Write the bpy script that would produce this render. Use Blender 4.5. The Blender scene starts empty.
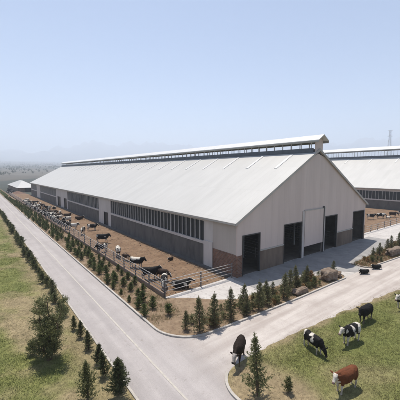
import bpy, bmesh, math, random
import numpy as np
from mathutils import Vector, Matrix
from mathutils.geometry import tessellate_polygon
R = math.radians
rng = np.random.default_rng(7)
random.seed(7)
SC = bpy.context.scene
COL = SC.collection

# ------------------------------------------------------------------ helpers
def link(o, parent=None):
    COL.objects.link(o)
    if parent is not None:
        o.parent = parent
    return o

def tag(o, label=None, cat=None, group=None, kind=None):
    if label: o['label'] = label
    if cat: o['category'] = cat
    if group: o['group'] = group
    if kind: o['kind'] = kind
    return o

def empty(name, loc=(0, 0, 0), rz=0.0):
    o = bpy.data.objects.new(name, None)
    o.empty_display_size = 0.3
    o.location = loc
    o.rotation_euler = (0, 0, rz)
    return link(o)

class MB:
    """collects verts/faces of one mesh"""
    def __init__(s):
        s.v = []; s.f = []
    def add(s, vs, fs):
        n = len(s.v)
        s.v += [tuple(p) for p in vs]
        s.f += [tuple(i + n for i in f) for f in fs]
        return s
    def box(s, x0, x1, y0, y1, z0, z1):
        vs = [(x0,y0,z0),(x1,y0,z0),(x1,y1,z0),(x0,y1,z0),(x0,y0,z1),(x1,y0,z1),(x1,y1,z1),(x0,y1,z1)]
        return s.add(vs, [(3,2,1,0),(4,5,6,7),(0,1,5,4),(1,2,6,5),(2,3,7,6),(3,0,4,7)])
    def hexa(s, b, t):
        return s.add(list(b) + list(t), [(3,2,1,0),(4,5,6,7),(0,1,5,4),(1,2,6,5),(2,3,7,6),(3,0,4,7)])
    def prism_xz(s, pts, y0, y1):       # polygon in XZ (counter clockwise seen from -Y) pushed along Y
        n = len(pts)
        vs = [(p[0], y0, p[1]) for p in pts] + [(p[0], y1, p[1]) for p in pts]
        fs = [tuple(range(n)), tuple(range(2*n-1, n-1, -1))]
        fs += [(i, i+n, (i+1) % n + n, (i+1) % n) for i in range(n)]
        return s.add(vs, fs)
    def prism_xy(s, pts, z0, z1):
        n = len(pts)
        vs = [(p[0], p[1], z0) for p in pts] + [(p[0], p[1], z1) for p in pts]
        fs = [tuple(range(n-1, -1, -1)), tuple(range(n, 2*n))]
        fs += [(i, (i+1) % n, (i+1) % n + n, i+n) for i in range(n)]
        return s.add(vs, fs)
    def tube(s, a, b, r0, r1=None, n=8):
        r1 = r0 if r1 is None else r1
        a = Vector(a); b = Vector(b); d = (b - a).normalized()
        u = d.orthogonal().normalized(); w = d.cross(u)
        vs = []
        for c, r in ((a, r0), (b, r1)):
            for i in range(n):
                t = 2*math.pi*i/n
                vs.append(c + u*(r*math.cos(t)) + w*(r*math.sin(t)))
        fs = [(i, (i+1) % n, (i+1) % n + n, i+n) for i in range(n)]
        fs += [tuple(range(n-1, -1, -1)), tuple(range(n, 2*n))]
        return s.add(vs, fs)
    def mesh(s, name, mat, smooth=False):
        me = bpy.data.meshes.new(name)
        me.from_pydata(s.v, [], s.f)
        if mat: me.materials.append(mat)
        if smooth:
            me.polygons.foreach_set('use_smooth', [True]*len(me.polygons))
        me.update()
        return me
    def build(s, name, mat, parent=None, smooth=False, bevel=0):
        me = s.mesh(name, mat, smooth)
        o = link(bpy.data.objects.new(name, me), parent)
        if bevel:
            m = o.modifiers.new('bevel', 'BEVEL'); m.width = bevel; m.segments = 2; m.limit_method = 'ANGLE'
        return o

def np_mesh(name, verts, faces, mat, attrs=None, smooth=False):
    """verts (n,3), faces (m,k) all the same size"""
    me = bpy.data.meshes.new(name)
    verts = np.asarray(verts, np.float32); faces = np.asarray(faces, np.int32)
    m, k = faces.shape
    me.vertices.add(len(verts)); me.vertices.foreach_set('co', verts.ravel())
    me.loops.add(m*k); me.loops.foreach_set('vertex_index', faces.ravel())
    me.polygons.add(m)
    me.polygons.foreach_set('loop_start', np.arange(0, m*k, k, dtype=np.int32))
    me.polygons.foreach_set('loop_total', np.full(m, k, np.int32))
    if smooth: me.polygons.foreach_set('use_smooth', np.ones(m, bool))
    me.update(calc_edges=True)
    for an, arr in (attrs or {}).items():
        arr = np.asarray(arr, np.float32)
        if arr.ndim == 1:
            a = me.attributes.new(an, 'FLOAT', 'POINT'); a.data.foreach_set('value', arr)
        else:
            a = me.attributes.new(an, 'FLOAT_COLOR', 'POINT'); a.data.foreach_set('color', arr.ravel())
    if mat: me.materials.append(mat)
    return me

# value noise, any dimension up to 3
_T = np.random.default_rng(3).random(4096)
def vnoise(p):
    p = np.asarray(p, float)
    i = np.floor(p).astype(np.int64); f = p - i; f = f*f*(3-2*f)
    d = p.shape[1]; out = np.zeros(len(p))
    K = np.array([73856093, 19349663, 83492791])[:d]
    for c in range(2**d):
        o = np.array([(c >> k) & 1 for k in range(d)])
        h = np.bitwise_xor.reduce((i + o)*K, axis=1) % 4096
        w = np.prod(np.where(o, f, 1-f), axis=1)
        out += _T[h]*w
    return out
def fbm(p, octs=4):
    p = np.asarray(p, float); s = 0; a = .5; t = 0
    for k in range(octs):
        s = s + a*vnoise(p*2**k + 17.3*k); t += a; a *= .5
    return s/t
def sstep(a, b, x):
    t = np.clip((x-a)/(b-a), 0, 1); return t*t*(3-2*t)

# ------------------------------------------------------------------ materials
def nodes_of(name):
    m = bpy.data.materials.new(name); m.use_nodes = True
    nt = m.node_tree; b = nt.nodes['Principled BSDF']
    return m, nt, b
def N(nt, t, **kw):
    n = nt.nodes.new(t)
    for k, v in kw.items(): setattr(n, k, v)
    return n
def rgba(c): return (c[0], c[1], c[2], 1)

def surf(name, c1, c2=None, scale=1.0, detail=6, rough=.8, bump=0, bscale=None, stretch=(1,1,1), lo=.35, hi=.65,
         c3=None, scale3=6.0, amt3=.5, spec=.3, metal=0, dist=.02):
    m, nt, b = nodes_of(name)
    tc = N(nt, 'ShaderNodeTexCoord'); mp = N(nt, 'ShaderNodeMapping'); mp.inputs['Scale'].default_value = stretch
    nt.links.new(tc.outputs['Object'], mp.inputs[0])
    b.inputs['Roughness'].default_value = rough; b.inputs['Metallic'].default_value = metal
    b.inputs['Specular IOR Level'].default_value = spec
    if c2 is None:
        c2 = tuple(x*.85 for x in c1)
    nz = N(nt, 'ShaderNodeTexNoise'); nz.inputs['Scale'].default_value = scale; nz.inputs['Detail'].default_value = detail
    nz.inputs['Roughness'].default_value = .62
    nt.links.new(mp.outputs[0], nz.inputs['Vector'])
    rp = N(nt, 'ShaderNodeValToRGB')
    rp.color_ramp.elements[0].position = lo; rp.color_ramp.elements[0].color = rgba(c1)
    rp.color_ramp.elements[1].position = hi; rp.color_ramp.elements[1].color = rgba(c2)
    nt.links.new(nz.outputs['Fac'], rp.inputs[0])
    out = rp.outputs['Color']
    if c3 is not None:
        n3 = N(nt, 'ShaderNodeTexNoise'); n3.inputs['Scale'].default_value = scale3; n3.inputs['Detail'].default_value = 4
        nt.links.new(mp.outputs[0], n3.inputs['Vector'])
        r3 = N(nt, 'ShaderNodeValToRGB')
        r3.color_ramp.elements[0].position = .52; r3.color_ramp.elements[0].color = (0,0,0,1)
        r3.color_ramp.elements[1].position = .66; r3.color_ramp.elements[1].color = (amt3,amt3,amt3,1)
        nt.links.new(n3.outputs['Fac'], r3.inputs[0])
        mx = N(nt, 'ShaderNodeMix', data_type='RGBA')
        nt.links.new(r3.outputs[0], mx.inputs['Factor']); nt.links.new(out, mx.inputs['A'])
        mx.inputs['B'].default_value = rgba(c3)
        out = mx.outputs['Result']
    nt.links.new(out, b.inputs['Base Color'])
    if bump:
        nb = N(nt, 'ShaderNodeTexNoise'); nb.inputs['Scale'].default_value = bscale or scale*8; nb.inputs['Detail'].default_value = 5
        nt.links.new(tc.outputs['Object'], nb.inputs['Vector'])
        bp = N(nt, 'ShaderNodeBump'); bp.inputs['Strength'].default_value = bump; bp.inputs['Distance'].default_value = dist
        nt.links.new(nb.outputs['Fac'], bp.inputs['Height']); nt.links.new(bp.outputs[0], b.inputs['Normal'])
    return m

def sheet_metal(name, c1, c2, axis='Y', period=.3, rough=.45, strength=.25, sheet=(1.0, 5.6), lapx=True):
    """painted sheet with pressed ribs, ribs repeat along one object axis"""
    m, nt, b = nodes_of(name)
    tc = N(nt, 'ShaderNodeTexCoord')
    wv = N(nt, 'ShaderNodeTexWave', wave_type='BANDS', bands_direction=axis, wave_profile='SIN')
    wv.inputs['Scale'].default_value = .314/period
    nt.links.new(tc.outputs['Object'], wv.inputs['Vector'])
    rr = N(nt, 'ShaderNodeValToRGB'); rr.color_ramp.elements[0].position = .7; rr.color_ramp.elements[1].position = .9
    nt.links.new(wv.outputs['Fac'], rr.inputs[0])
    bp = N(nt, 'ShaderNodeBump'); bp.inputs['Strength'].default_value = strength; bp.inputs['Distance'].default_value = .03
    nt.links.new(rr.outputs[0], bp.inputs['Height']); nt.links.new(bp.outputs[0], b.inputs['Normal'])
    mp = N(nt, 'ShaderNodeMapping')
    mp.inputs['Scale'].default_value = (.25, .8, .3) if axis == 'Y' else (.9, .9, .12)
    nt.links.new(tc.outputs['Object'], mp.inputs[0])
    nz = N(nt, 'ShaderNodeTexNoise'); nz.inputs['Scale'].default_value = .7; nz.inputs['Detail'].default_value = 6
    nt.links.new(mp.outputs[0], nz.inputs['Vector'])
    rp = N(nt, 'ShaderNodeValToRGB')
    rp.color_ramp.elements[0].position = .3; rp.color_ramp.elements[0].color = rgba(c2)
    rp.color_ramp.elements[1].position = .6; rp.color_ramp.elements[1].color = rgba(c1)
    nt.links.new(nz.outputs['Fac'], rp.inputs[0])
    spx = N(nt, 'ShaderNodeSeparateXYZ'); nt.links.new(tc.outputs['Object'], spx.inputs[0])
    cbx = N(nt, 'ShaderNodeCombineXYZ')
    nt.links.new(spx.outputs['Y' if axis == 'Y' else 'X'], cbx.inputs['X']); nt.links.new(spx.outputs['X' if lapx else 'Z'], cbx.inputs['Y'])
    brk = N(nt, 'ShaderNodeTexBrick'); brk.offset = .0; brk.inputs['Scale'].default_value = 1
    brk.inputs['Brick Width'].default_value = sheet[0]; brk.inputs['Row Height'].default_value = sheet[1]; brk.inputs['Mortar Size'].default_value = .018
    brk.inputs['Color1'].default_value = (1.02,1.02,1.02,1); brk.inputs['Color2'].default_value = (.965,.965,.965,1); brk.inputs['Mortar'].default_value = (.88,.88,.88,1)
    nt.links.new(cbx.outputs[0], brk.inputs['Vector'])
    vmx = N(nt, 'ShaderNodeVectorMath', operation='MULTIPLY'); nt.links.new(rp.outputs[0], vmx.inputs[0]); nt.links.new(brk.outputs['Color'], vmx.inputs[1])
    nt.links.new(vmx.outputs[0], b.inputs['Base Color'])
    b.inputs['Roughness'].default_value = rough; b.inputs['Specular IOR Level'].default_value = .3
    return m

def leafmat(name, dark, light, rough=.6, trans=.35):
    """colour from the per-leaf attribute v and a random value per object"""
    m, nt, b = nodes_of(name)
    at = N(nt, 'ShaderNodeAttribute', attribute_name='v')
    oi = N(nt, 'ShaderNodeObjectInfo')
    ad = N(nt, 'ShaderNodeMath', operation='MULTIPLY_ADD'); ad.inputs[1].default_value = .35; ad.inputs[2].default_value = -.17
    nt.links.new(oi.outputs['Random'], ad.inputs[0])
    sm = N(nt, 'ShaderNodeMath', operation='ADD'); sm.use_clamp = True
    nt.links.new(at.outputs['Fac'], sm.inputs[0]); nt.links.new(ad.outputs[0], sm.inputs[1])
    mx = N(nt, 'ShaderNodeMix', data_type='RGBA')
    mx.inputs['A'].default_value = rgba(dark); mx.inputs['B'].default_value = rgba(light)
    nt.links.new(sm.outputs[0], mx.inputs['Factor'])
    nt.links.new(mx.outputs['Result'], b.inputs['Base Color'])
    b.inputs['Roughness'].default_value = rough; b.inputs['Specular IOR Level'].default_value = .25
    tr = N(nt, 'ShaderNodeBsdfTranslucent'); nt.links.new(mx.outputs['Result'], tr.inputs['Color'])
    ms = N(nt, 'ShaderNodeMixShader'); ms.inputs[0].default_value = trans
    nt.links.new(b.outputs[0], ms.inputs[1]); nt.links.new(tr.outputs[0], ms.inputs[2])
    nt.links.new(ms.outputs[0], nt.nodes['Material Output'].inputs['Surface'])
    return m

def attrcol(name, attr, rough=.85, bump=.4, bscale=12, mul=None, spec=.2, dist=.03, nscale=9.0, namt=.35):
    m, nt, b = nodes_of(name)
    at = N(nt, 'ShaderNodeAttribute', attribute_name=attr)
    tc = N(nt, 'ShaderNodeTexCoord')
    nz = N(nt, 'ShaderNodeTexNoise'); nz.inputs['Scale'].default_value = nscale; nz.inputs['Detail'].default_value = 6
    nz.inputs['Roughness'].default_value = .7
    nt.links.new(tc.outputs['Object'], nz.inputs['Vector'])
    mr = N(nt, 'ShaderNodeMapRange'); mr.inputs['From Min'].default_value = .3; mr.inputs['From Max'].default_value = .7
    mr.inputs['To Min'].default_value = 1-namt; mr.inputs['To Max'].default_value = 1+namt
    nt.links.new(nz.outputs['Fac'], mr.inputs['Value'])
    vm = N(nt, 'ShaderNodeVectorMath', operation='SCALE')
    nt.links.new(at.outputs['Color'], vm.inputs[0]); nt.links.new(mr.outputs[0], vm.inputs['Scale'])
    nt.links.new(vm.outputs[0], b.inputs['Base Color'])
    b.inputs['Roughness'].default_value = rough; b.inputs['Specular IOR Level'].default_value = spec
    nb = N(nt, 'ShaderNodeTexNoise'); nb.inputs['Scale'].default_value = bscale; nb.inputs['Detail'].default_value = 5
    nt.links.new(tc.outputs['Object'], nb.inputs['Vector'])
    bp = N(nt, 'ShaderNodeBump'); bp.inputs['Strength'].default_value = bump; bp.inputs['Distance'].default_value = dist
    nt.links.new(nb.outputs['Fac'], bp.inputs['Height']); nt.links.new(bp.outputs[0], b.inputs['Normal'])
    return m

def brickmat(name):
    m, nt, b = nodes_of(name)
    tc = N(nt, 'ShaderNodeTexCoord')
    sp = N(nt, 'ShaderNodeSeparateXYZ'); nt.links.new(tc.outputs['Object'], sp.inputs[0])
    ad = N(nt, 'ShaderNodeMath', operation='ADD'); nt.links.new(sp.outputs['X'], ad.inputs[0]); nt.links.new(sp.outputs['Y'], ad.inputs[1])
    cb = N(nt, 'ShaderNodeCombineXYZ'); nt.links.new(ad.outputs[0], cb.inputs['X']); nt.links.new(sp.outputs['Z'], cb.inputs['Y'])
    br = N(nt, 'ShaderNodeTexBrick'); br.inputs['Scale'].default_value = 1
    br.inputs['Brick Width'].default_value = .34; br.inputs['Row Height'].default_value = .15; br.inputs['Mortar Size'].default_value = .012
    br.inputs['Color1'].default_value = (.215,.105,.065,1); br.inputs['Color2'].default_value = (.13,.065,.042,1)
    br.inputs['Mortar'].default_value = (.2,.17,.145,1); br.inputs['Bias'].default_value = .1
    nt.links.new(cb.outputs[0], br.inputs['Vector'])
    nz = N(nt, 'ShaderNodeTexNoise'); nz.inputs['Scale'].default_value = 1.3; nz.inputs['Detail'].default_value = 5
    nt.links.new(tc.outputs['Object'], nz.inputs['Vector'])
    mr = N(nt, 'ShaderNodeMapRange'); mr.inputs['To Min'].default_value = .55; mr.inputs['To Max'].default_value = 1.45
    nt.links.new(nz.outputs['Fac'], mr.inputs['Value'])
    vm = N(nt, 'ShaderNodeVectorMath', operation='SCALE'); nt.links.new(br.outputs['Color'], vm.inputs[0]); nt.links.new(mr.outputs[0], vm.inputs['Scale'])
    nt.links.new(vm.outputs[0], b.inputs['Base Color']); b.inputs['Roughness'].default_value = .9
    return m

def roadmat(name, c1, c2, track, tdir, d1, d2, dtrack, ddir):
    """concrete with lengthwise wear, fine grain, cracks and oil marks"""
    m, nt, b = nodes_of(name)
    tc = N(nt, 'ShaderNodeTexCoord')
    mp = N(nt, 'ShaderNodeMapping'); mp.inputs['Scale'].default_value = tdir
    nt.links.new(tc.outputs['Object'], mp.inputs[0])
    n1 = N(nt, 'ShaderNodeTexNoise'); n1.inputs['Scale'].default_value = 1.0; n1.inputs['Detail'].default_value = 5
    nt.links.new(mp.outputs[0], n1.inputs['Vector'])
    n2 = N(nt, 'ShaderNodeTexNoise'); n2.inputs['Scale'].default_value = .45; n2.inputs['Detail'].default_value = 7; n2.inputs['Roughness'].default_value = .7
    nt.links.new(tc.outputs['Object'], n2.inputs['Vector'])
    r2 = N(nt, 'ShaderNodeValToRGB')
    r2.color_ramp.elements[0].position = .45; r2.color_ramp.elements[0].color = (0,0,0,1)
    r2.color_ramp.elements[1].position = .7; r2.color_ramp.elements[1].color = (.55,.55,.55,1)
    nt.links.new(n2.outputs['Fac'], r2.inputs[0])
    def lay(c1, c2, track, n):
        rr_ = N(nt, 'ShaderNodeValToRGB')
        rr_.color_ramp.elements[0].position = .36; rr_.color_ramp.elements[0].color = rgba(c1)
        rr_.color_ramp.elements[1].position = .62; rr_.color_ramp.elements[1].color = rgba(c2)
        nt.links.new(n.outputs['Fac'], rr_.inputs[0])
        mm = N(nt, 'ShaderNodeMix', data_type='RGBA')
        nt.links.new(r2.outputs[0], mm.inputs['Factor']); nt.links.new(rr_.outputs[0], mm.inputs['A']); mm.inputs['B'].default_value = rgba(track)
        return mm.outputs['Result']
    mp2 = N(nt, 'ShaderNodeMapping'); mp2.inputs['Scale'].default_value = ddir; mp2.inputs['Rotation'].default_value = (0, 0, R(5))
    nt.links.new(tc.outputs['Object'], mp2.inputs[0])
    n1b = N(nt, 'ShaderNodeTexNoise'); n1b.inputs['Scale'].default_value = 1.0; n1b.inputs['Detail'].default_value = 5
    nt.links.new(mp2.outputs[0], n1b.inputs['Vector'])
    sx = N(nt, 'ShaderNodeSeparateXYZ'); nt.links.new(tc.outputs['Object'], sx.inputs[0])
    ax = N(nt, 'ShaderNodeMath', operation='MULTIPLY_ADD'); ax.inputs[1].default_value = 6.0
    nt.links.new(n2.outputs['Fac'], ax.inputs[0]); nt.links.new(sx.outputs['X'], ax.inputs[2])
    fx = N(nt, 'ShaderNodeMapRange', interpolation_type='SMOOTHSTEP'); fx.inputs['From Min'].default_value = -11.5; fx.inputs['From Max'].default_value = -4.5
    nt.links.new(ax.outputs[0], fx.inputs['Value'])
    mx = N(nt, 'ShaderNodeMix', data_type='RGBA')
    nt.links.new(fx.outputs[0], mx.inputs['Factor']); nt.links.new(lay(c1, c2, track, n1), mx.inputs['A']); nt.links.new(lay(d1, d2, dtrack, n1b), mx.inputs['B'])
    n5 = N(nt, 'ShaderNodeTexNoise'); n5.inputs['Scale'].default_value = 2.3; n5.inputs['Detail'].default_value = 8; n5.inputs['Roughness'].default_value = .65
    nt.links.new(tc.outputs['Object'], n5.inputs['Vector'])
    r5 = N(nt, 'ShaderNodeValToRGB'); r5.color_ramp.elements[0].position = .60; r5.color_ramp.elements[0].color = (0,0,0,1); r5.color_ramp.elements[1].position = .74; r5.color_ramp.elements[1].color = (.5,.5,.5,1)
    nt.links.new(n5.outputs['Fac'], r5.inputs[0])
    mxd = N(nt, 'ShaderNodeMix', data_type='RGBA'); nt.links.new(r5.outputs[0], mxd.inputs['Factor']); nt.links.new(mx.outputs['Result'], mxd.inputs['A']); mxd.inputs['B'].default_value = (.16,.13,.105,1)
    mx = mxd
    # grain
    n3 = N(nt, 'ShaderNodeTexNoise'); n3.inputs['Scale'].default_value = 22; n3.inputs['Detail'].default_value = 4
    nt.links.new(tc.outputs['Object'], n3.inputs['Vector'])
    mr = N(nt, 'ShaderNodeMapRange'); mr.inputs['From Min'].default_value = .3; mr.inputs['From Max'].default_value = .7
    mr.inputs['To Min'].default_value = .9; mr.inputs['To Max'].default_value = 1.1
    nt.links.new(n3.outputs['Fac'], mr.inputs['Value'])
    # cracks / joints
    vo = N(nt, 'ShaderNodeTexVoronoi', feature='DISTANCE_TO_EDGE'); vo.inputs['Scale'].default_value = .28
    nt.links.new(tc.outputs['Object'], vo.inputs['Vector'])
    r4 = N(nt, 'ShaderNodeMapRange'); r4.inputs['From Min'].default_value = 0; r4.inputs['From Max'].default_value = .006
    r4.inputs['To Min'].default_value = .97; r4.inputs['To Max'].default_value = 1
    nt.links.new(vo.outputs['Distance'], r4.inputs['Value'])
    ml = N(nt, 'ShaderNodeMath', operation='MULTIPLY'); nt.links.new(mr.outputs[0], ml.inputs[0]); nt.links.new(r4.outputs[0], ml.inputs[1])
    vm = N(nt, 'ShaderNodeVectorMath', operation='SCALE'); nt.links.new(mx.outputs['Result'], vm.inputs[0]); nt.links.new(ml.outputs[0], vm.inputs['Scale'])
    nt.links.new(vm.outputs[0], b.inputs['Base Color'])
    b.inputs['Roughness'].default_value = .85; b.inputs['Specular IOR Level'].default_value = .25
    bp = N(nt, 'ShaderNodeBump'); bp.inputs['Strength'].default_value = .25; bp.inputs['Distance'].default_value = .01
    nt.links.new(n3.outputs['Fac'], bp.inputs['Height']); nt.links.new(bp.outputs[0], b.inputs['Normal'])
    return m

M = {}
M['road'] = roadmat('road_concrete', (.285,.262,.255), (.345,.318,.308), (.24,.222,.218), (1.3,.06,1), (.335,.295,.27), (.455,.415,.385), (.28,.24,.215), (.09,1.5,1))
M['cross'] = M['road']
M['paint'] = surf('road_paint', (.43,.395,.345), (.335,.31,.285), 3, rough=.7)
M['kerb'] = surf('kerb_concrete', (.42,.39,.355), (.31,.285,.255), 2.5, rough=.85, bump=.2)
M['yard'] = surf('yard_concrete', (.37,.345,.33), (.47,.445,.42), .8, rough=.85, bump=.35, bscale=14, c3=(.24,.22,.20), scale3=3.2, amt3=.55)
M['apron'] = surf('apron_concrete', (.215,.207,.203), (.285,.275,.267), .6, rough=.8, bump=.12, bscale=12, c3=(.165,.157,.152), scale3=1.1, amt3=.4)  # base colour darkened below the yard's to deepen the barn's shadow here
M['soil'] = surf('planting_soil', (.165,.112,.072), (.235,.172,.112), 1.6, rough=.95, bump=.8, bscale=9, c3=(.10,.07,.045), scale3=4.5, amt3=.55, dist=.05)
M['pen'] = surf('pen_soil', (.135,.082,.048), (.20,.132,.082), .55, rough=.95, bump=.9, bscale=5, c3=(.085,.052,.033), scale3=2.6, amt3=.7, dist=.08)
M['white'] = surf('white_wall_paint', (.55,.505,.475), (.46,.42,.395), .8, rough=.7, stretch=(1,1,.2))
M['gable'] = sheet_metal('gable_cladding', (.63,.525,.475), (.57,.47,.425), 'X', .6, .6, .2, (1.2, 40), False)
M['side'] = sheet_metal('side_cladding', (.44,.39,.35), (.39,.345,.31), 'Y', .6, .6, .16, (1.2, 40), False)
M['roof'] = sheet_metal('roof_sheet', (.445,.438,.422), (.415,.408,.393), 'Y', .33, .5, .14)
M['roof2'] = sheet_metal('roof_sheet_second', (.445,.438,.422), (.415,.408,.393), 'Y', .33, .5, .12)
M['strip'] = surf('roof_rib_white', (.60,.595,.58), (.55,.545,.53), 1, rough=.4)
M['trim'] = surf('trim_grey', (.46,.43,.39), (.38,.355,.32), 1, rough=.6)
M['upstand'] = surf('upstand_blue_grey', (.10,.115,.135), (.075,.085,.10), .8, rough=.6)
M['soffit'] = surf('cap_beam', (.36,.345,.31), (.28,.27,.24), 1.2, rough=.7)
M['conc'] = surf('wall_concrete', (.135,.125,.116), (.100,.093,.087), .7, rough=.9, bump=.2, bscale=8, stretch=(1,1,.35), c3=(.055,.052,.05), scale3=1.2, amt3=.5)
M['conc2'] = surf('dado_concrete', (.215,.165,.128), (.14,.105,.08), .8, rough=.9, bump=.2, bscale=8, stretch=(1,1,.3), c3=(.09,.07,.055), scale3=1.0, amt3=.5)
M['brick'] = brickmat('brick_facing')
M['pane'] = surf('dark_pane', (.022,.026,.032), (.04,.045,.05), .9, rough=.4, spec=.25, stretch=(1,1,.3))
M['post'] = surf('window_post', (.46,.45,.43), (.36,.35,.34), 1, rough=.6)
M['dark'] = surf('dark_steel', (.055,.052,.05), (.04,.038,.036), 2, rough=.55)
M['rail'] = surf('galvanised_rail', (.52,.50,.48), (.40,.375,.35), 4, rough=.5, c3=(.27,.18,.12), scale3=7, amt3=.6)
M['fpost'] = surf('fence_post_steel', (.17,.15,.14), (.11,.095,.09), 5, rough=.6)
M['lowwall'] = surf('feed_wall_concrete', (.24,.18,.14), (.17,.125,.095), 1.2, rough=.95, bump=.4, bscale=7)
M['inner'] = surf('stable_floor_dark_lining', (.14,.12,.10), (.10,.085,.07), 1, rough=.9)
M['stone'] = surf('stone_block', (.13,.092,.066), (.20,.155,.12), 2.2, rough=.9, bump=.8, bscale=6, c3=(.25,.21,.18), scale3=2.6, amt3=.45, dist=.05)
M['rubber'] = surf('black_rubber', (.012,.012,.013), (.02,.02,.021), 3, rough=.55)
M['bark'] = surf('bark', (.13,.09,.06), (.08,.055,.038), 8, rough=.95, bump=.5, bscale=30)
M['fir'] = leafmat('fir_needles', (.062,.066,.034), (.20,.195,.095))
M['shrub'] = leafmat('shrub_needles', (.042,.066,.024), (.155,.185,.066))
M['hedge'] = leafmat('hedge_needles', (.042,.054,.028), (.15,.16,.076))
M['olive'] = leafmat('olive_leaves', (.075,.090,.036), (.25,.245,.115), trans=.3)
M['dry'] = leafmat('dry_leaves', (.16,.09,.035), (.36,.22,.085), trans=.3)
M['wood_far'] = leafmat('far_tree_leaves', (.03,.045,.025), (.07,.085,.045))
M['grassb'] = attrcol('grass_blades', 'col', rough=.8, bump=0, namt=.0)
M['past'] = attrcol('pasture_ground', 'col', rough=.95, bump=.5, bscale=7, dist=.06, nscale=5.0, namt=.4)
M['cow'] = attrcol('cow_hide', 'col', rough=.7, bump=.12, bscale=60, dist=.006, nscale=14, namt=.15, spec=.12)
M['eye'] = surf('cow_eye', (.006,.005,.005), (.01,.008,.008), 3, rough=.15)
M['hazeground'] = None

# ------------------------------------------------------------------ camera
CAM = Vector((-22.8, -22.3, 12.0))
YAW = R(37.7); PITCH = math.atan(28.5/291)
cd = bpy.data.cameras.new('camera'); cam = link(bpy.data.objects.new('camera', cd))
cam.location = CAM
cam.rotation_euler = (math.pi/2 - PITCH, 0, -YAW)
cd.sensor_width = 36; cd.lens = 36*291/400; cd.clip_start = .1; cd.clip_end = 60000
SC.camera = cam
DIRX, DIRY = math.sin(YAW), math.cos(YAW)
def cam_depth(x, y): return (x-CAM.x)*DIRX + (y-CAM.y)*DIRY
def in_view(x, y, m=1.12):
    d = cam_depth(x, y); l = (x-CAM.x)*DIRY - (y-CAM.y)*DIRX
    return (d > 6) & (np.abs(l) < d*.687*m + 1.5)

# ------------------------------------------------------------------ light
SX, SY = -.11, -.33                         # ground shift of a shadow per metre of height
to_sun = Vector((-SX, -SY, 1)).normalized()
sl = bpy.data.lights.new('sun', 'SUN'); sl.energy = 5.0; sl.angle = R(.53); sl.color = (1, .935, .84)
so = link(bpy.data.objects.new('sun', sl)); so.location = (0, 0, 60)
so.rotation_euler = to_sun.to_track_quat('Z', 'Y').to_euler()
w = bpy.data.worlds.new('World'); SC.world = w; w.use_nodes = True
nt = w.node_tree; bg = nt.nodes['Background']
sk = N(nt, 'ShaderNodeTexSky', sky_type='NISHITA'); sk.sun_disc = False
sk.sun_elevation = math.asin(to_sun.z); sk.sun_rotation = math.atan2(to_sun.x, to_sun.y)
sk.altitude = 300; sk.air_density = 1.0; sk.dust_density = .6; sk.ozone_density = 2.6
nt.links.new(sk.outputs[0], bg.inputs[0]); bg.inputs[1].default_value = .093
SC.view_settings.view_transform = 'Standard'; SC.view_settings.look = 'None'
SC.view_settings.exposure = .5; SC.view_settings.gamma = 1
SC.cycles.use_denoising = True
SC.cycles.volume_bounces = 2; SC.cycles.max_bounces = 8

# ------------------------------------------------------------------ ground
def terrain_h(x, y):
    r = np.hypot(x-CAM.x, y-CAM.y); a = np.arctan2(y-CAM.y, x-CAM.x)
    t = np.clip((r-300)/4700, 0, 1.2)
    z = 160*t**1.25
    n_ = fbm(np.stack([np.cos(a)*9+9, np.sin(a)*9+9, r/3000], 1), 5)
    rid = .30 + 1.0*(1-2*np.abs(n_-.5))**2.2
    z = z + 520*sstep(5600, 8600, r)*rid*np.where(r > 5600, 1, 0)
    z = z + sstep(400, 900, r)*6*(fbm(np.stack([x/300, y/300], 1), 3)-.5)
    return z
ang = np.linspace(0, 2*np.pi, 721)[:-1]
rad = np.concatenate([[0], np.geomspace(40, 9600, 74)])
A, RR = np.meshgrid(ang, rad[1:])
tx = CAM.x + RR*np.cos(A); ty = CAM.y + RR*np.sin(A)
vx = np.concatenate([[CAM.x], tx.ravel()]); vy = np.concatenate([[CAM.y], ty.ravel()])
vz = terrain_h(vx, vy)
na = len(ang); fs = []
for i in range(len(rad)-2):
    for j in range(na):
        a = 1+i*na+j; b_ = 1+i*na+(j+1) % na
        fs.append((a, a+na, b_+na, b_))
fan = [(0, 1+j, 1+(j+1) % na, 1+(j+1) % na) for j in range(na)]
mb = MB(); mb.v = list(zip(vx, vy, vz)); mb.f = fs + [f[:3] for f in fan]
# fields on the plain
m, nt, b = nodes_of('plain_fields')
tc = N(nt, 'ShaderNodeTexCoord'); vo = N(nt, 'ShaderNodeTexVoronoi'); vo.inputs['Scale'].default_value = .0045
mpn = N(nt, 'ShaderNodeMapping'); mpn.inputs['Scale'].default_value = (1, .55, 0); mpn.inputs['Rotation'].default_value = (0,0,R(-38))
nt.links.new(tc.outputs['Object'], mpn.inputs[0]); nt.links.new(mpn.outputs[0], vo.inputs['Vector'])
sp = N(nt, 'ShaderNodeSeparateColor'); nt.links.new(vo.outputs['Color'], sp.inputs[0])
rp = N(nt, 'ShaderNodeValToRGB'); rp.color_ramp.interpolation = 'CONSTANT'
els = rp.color_ramp.elements
els[0].position = 0; els[0].color = (.030,.036,.024,1); els[1].position = .25; els[1].color = (.062,.055,.042,1)
for p_, c_ in ((.45,(.022,.029,.021,1)),(.62,(.05,.048,.035,1)),(.8,(.08,.072,.055,1))):
    e = els.new(p_); e.color = c_
nt.links.new(sp.outputs[0], rp.inputs[0])
nz = N(nt, 'ShaderNodeTexNoise'); nz.inputs['Scale'].default_value = .03; nz.inputs['Detail'].default_value = 8
nt.links.new(tc.outputs['Object'], nz.inputs['Vector'])
mr = N(nt, 'ShaderNodeMapRange'); mr.inputs['To Min'].default_value = .5; mr.inputs['To Max'].default_value = 1.5
nt.links.new(nz.outputs['Fac'], mr.inputs['Value'])
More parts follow.
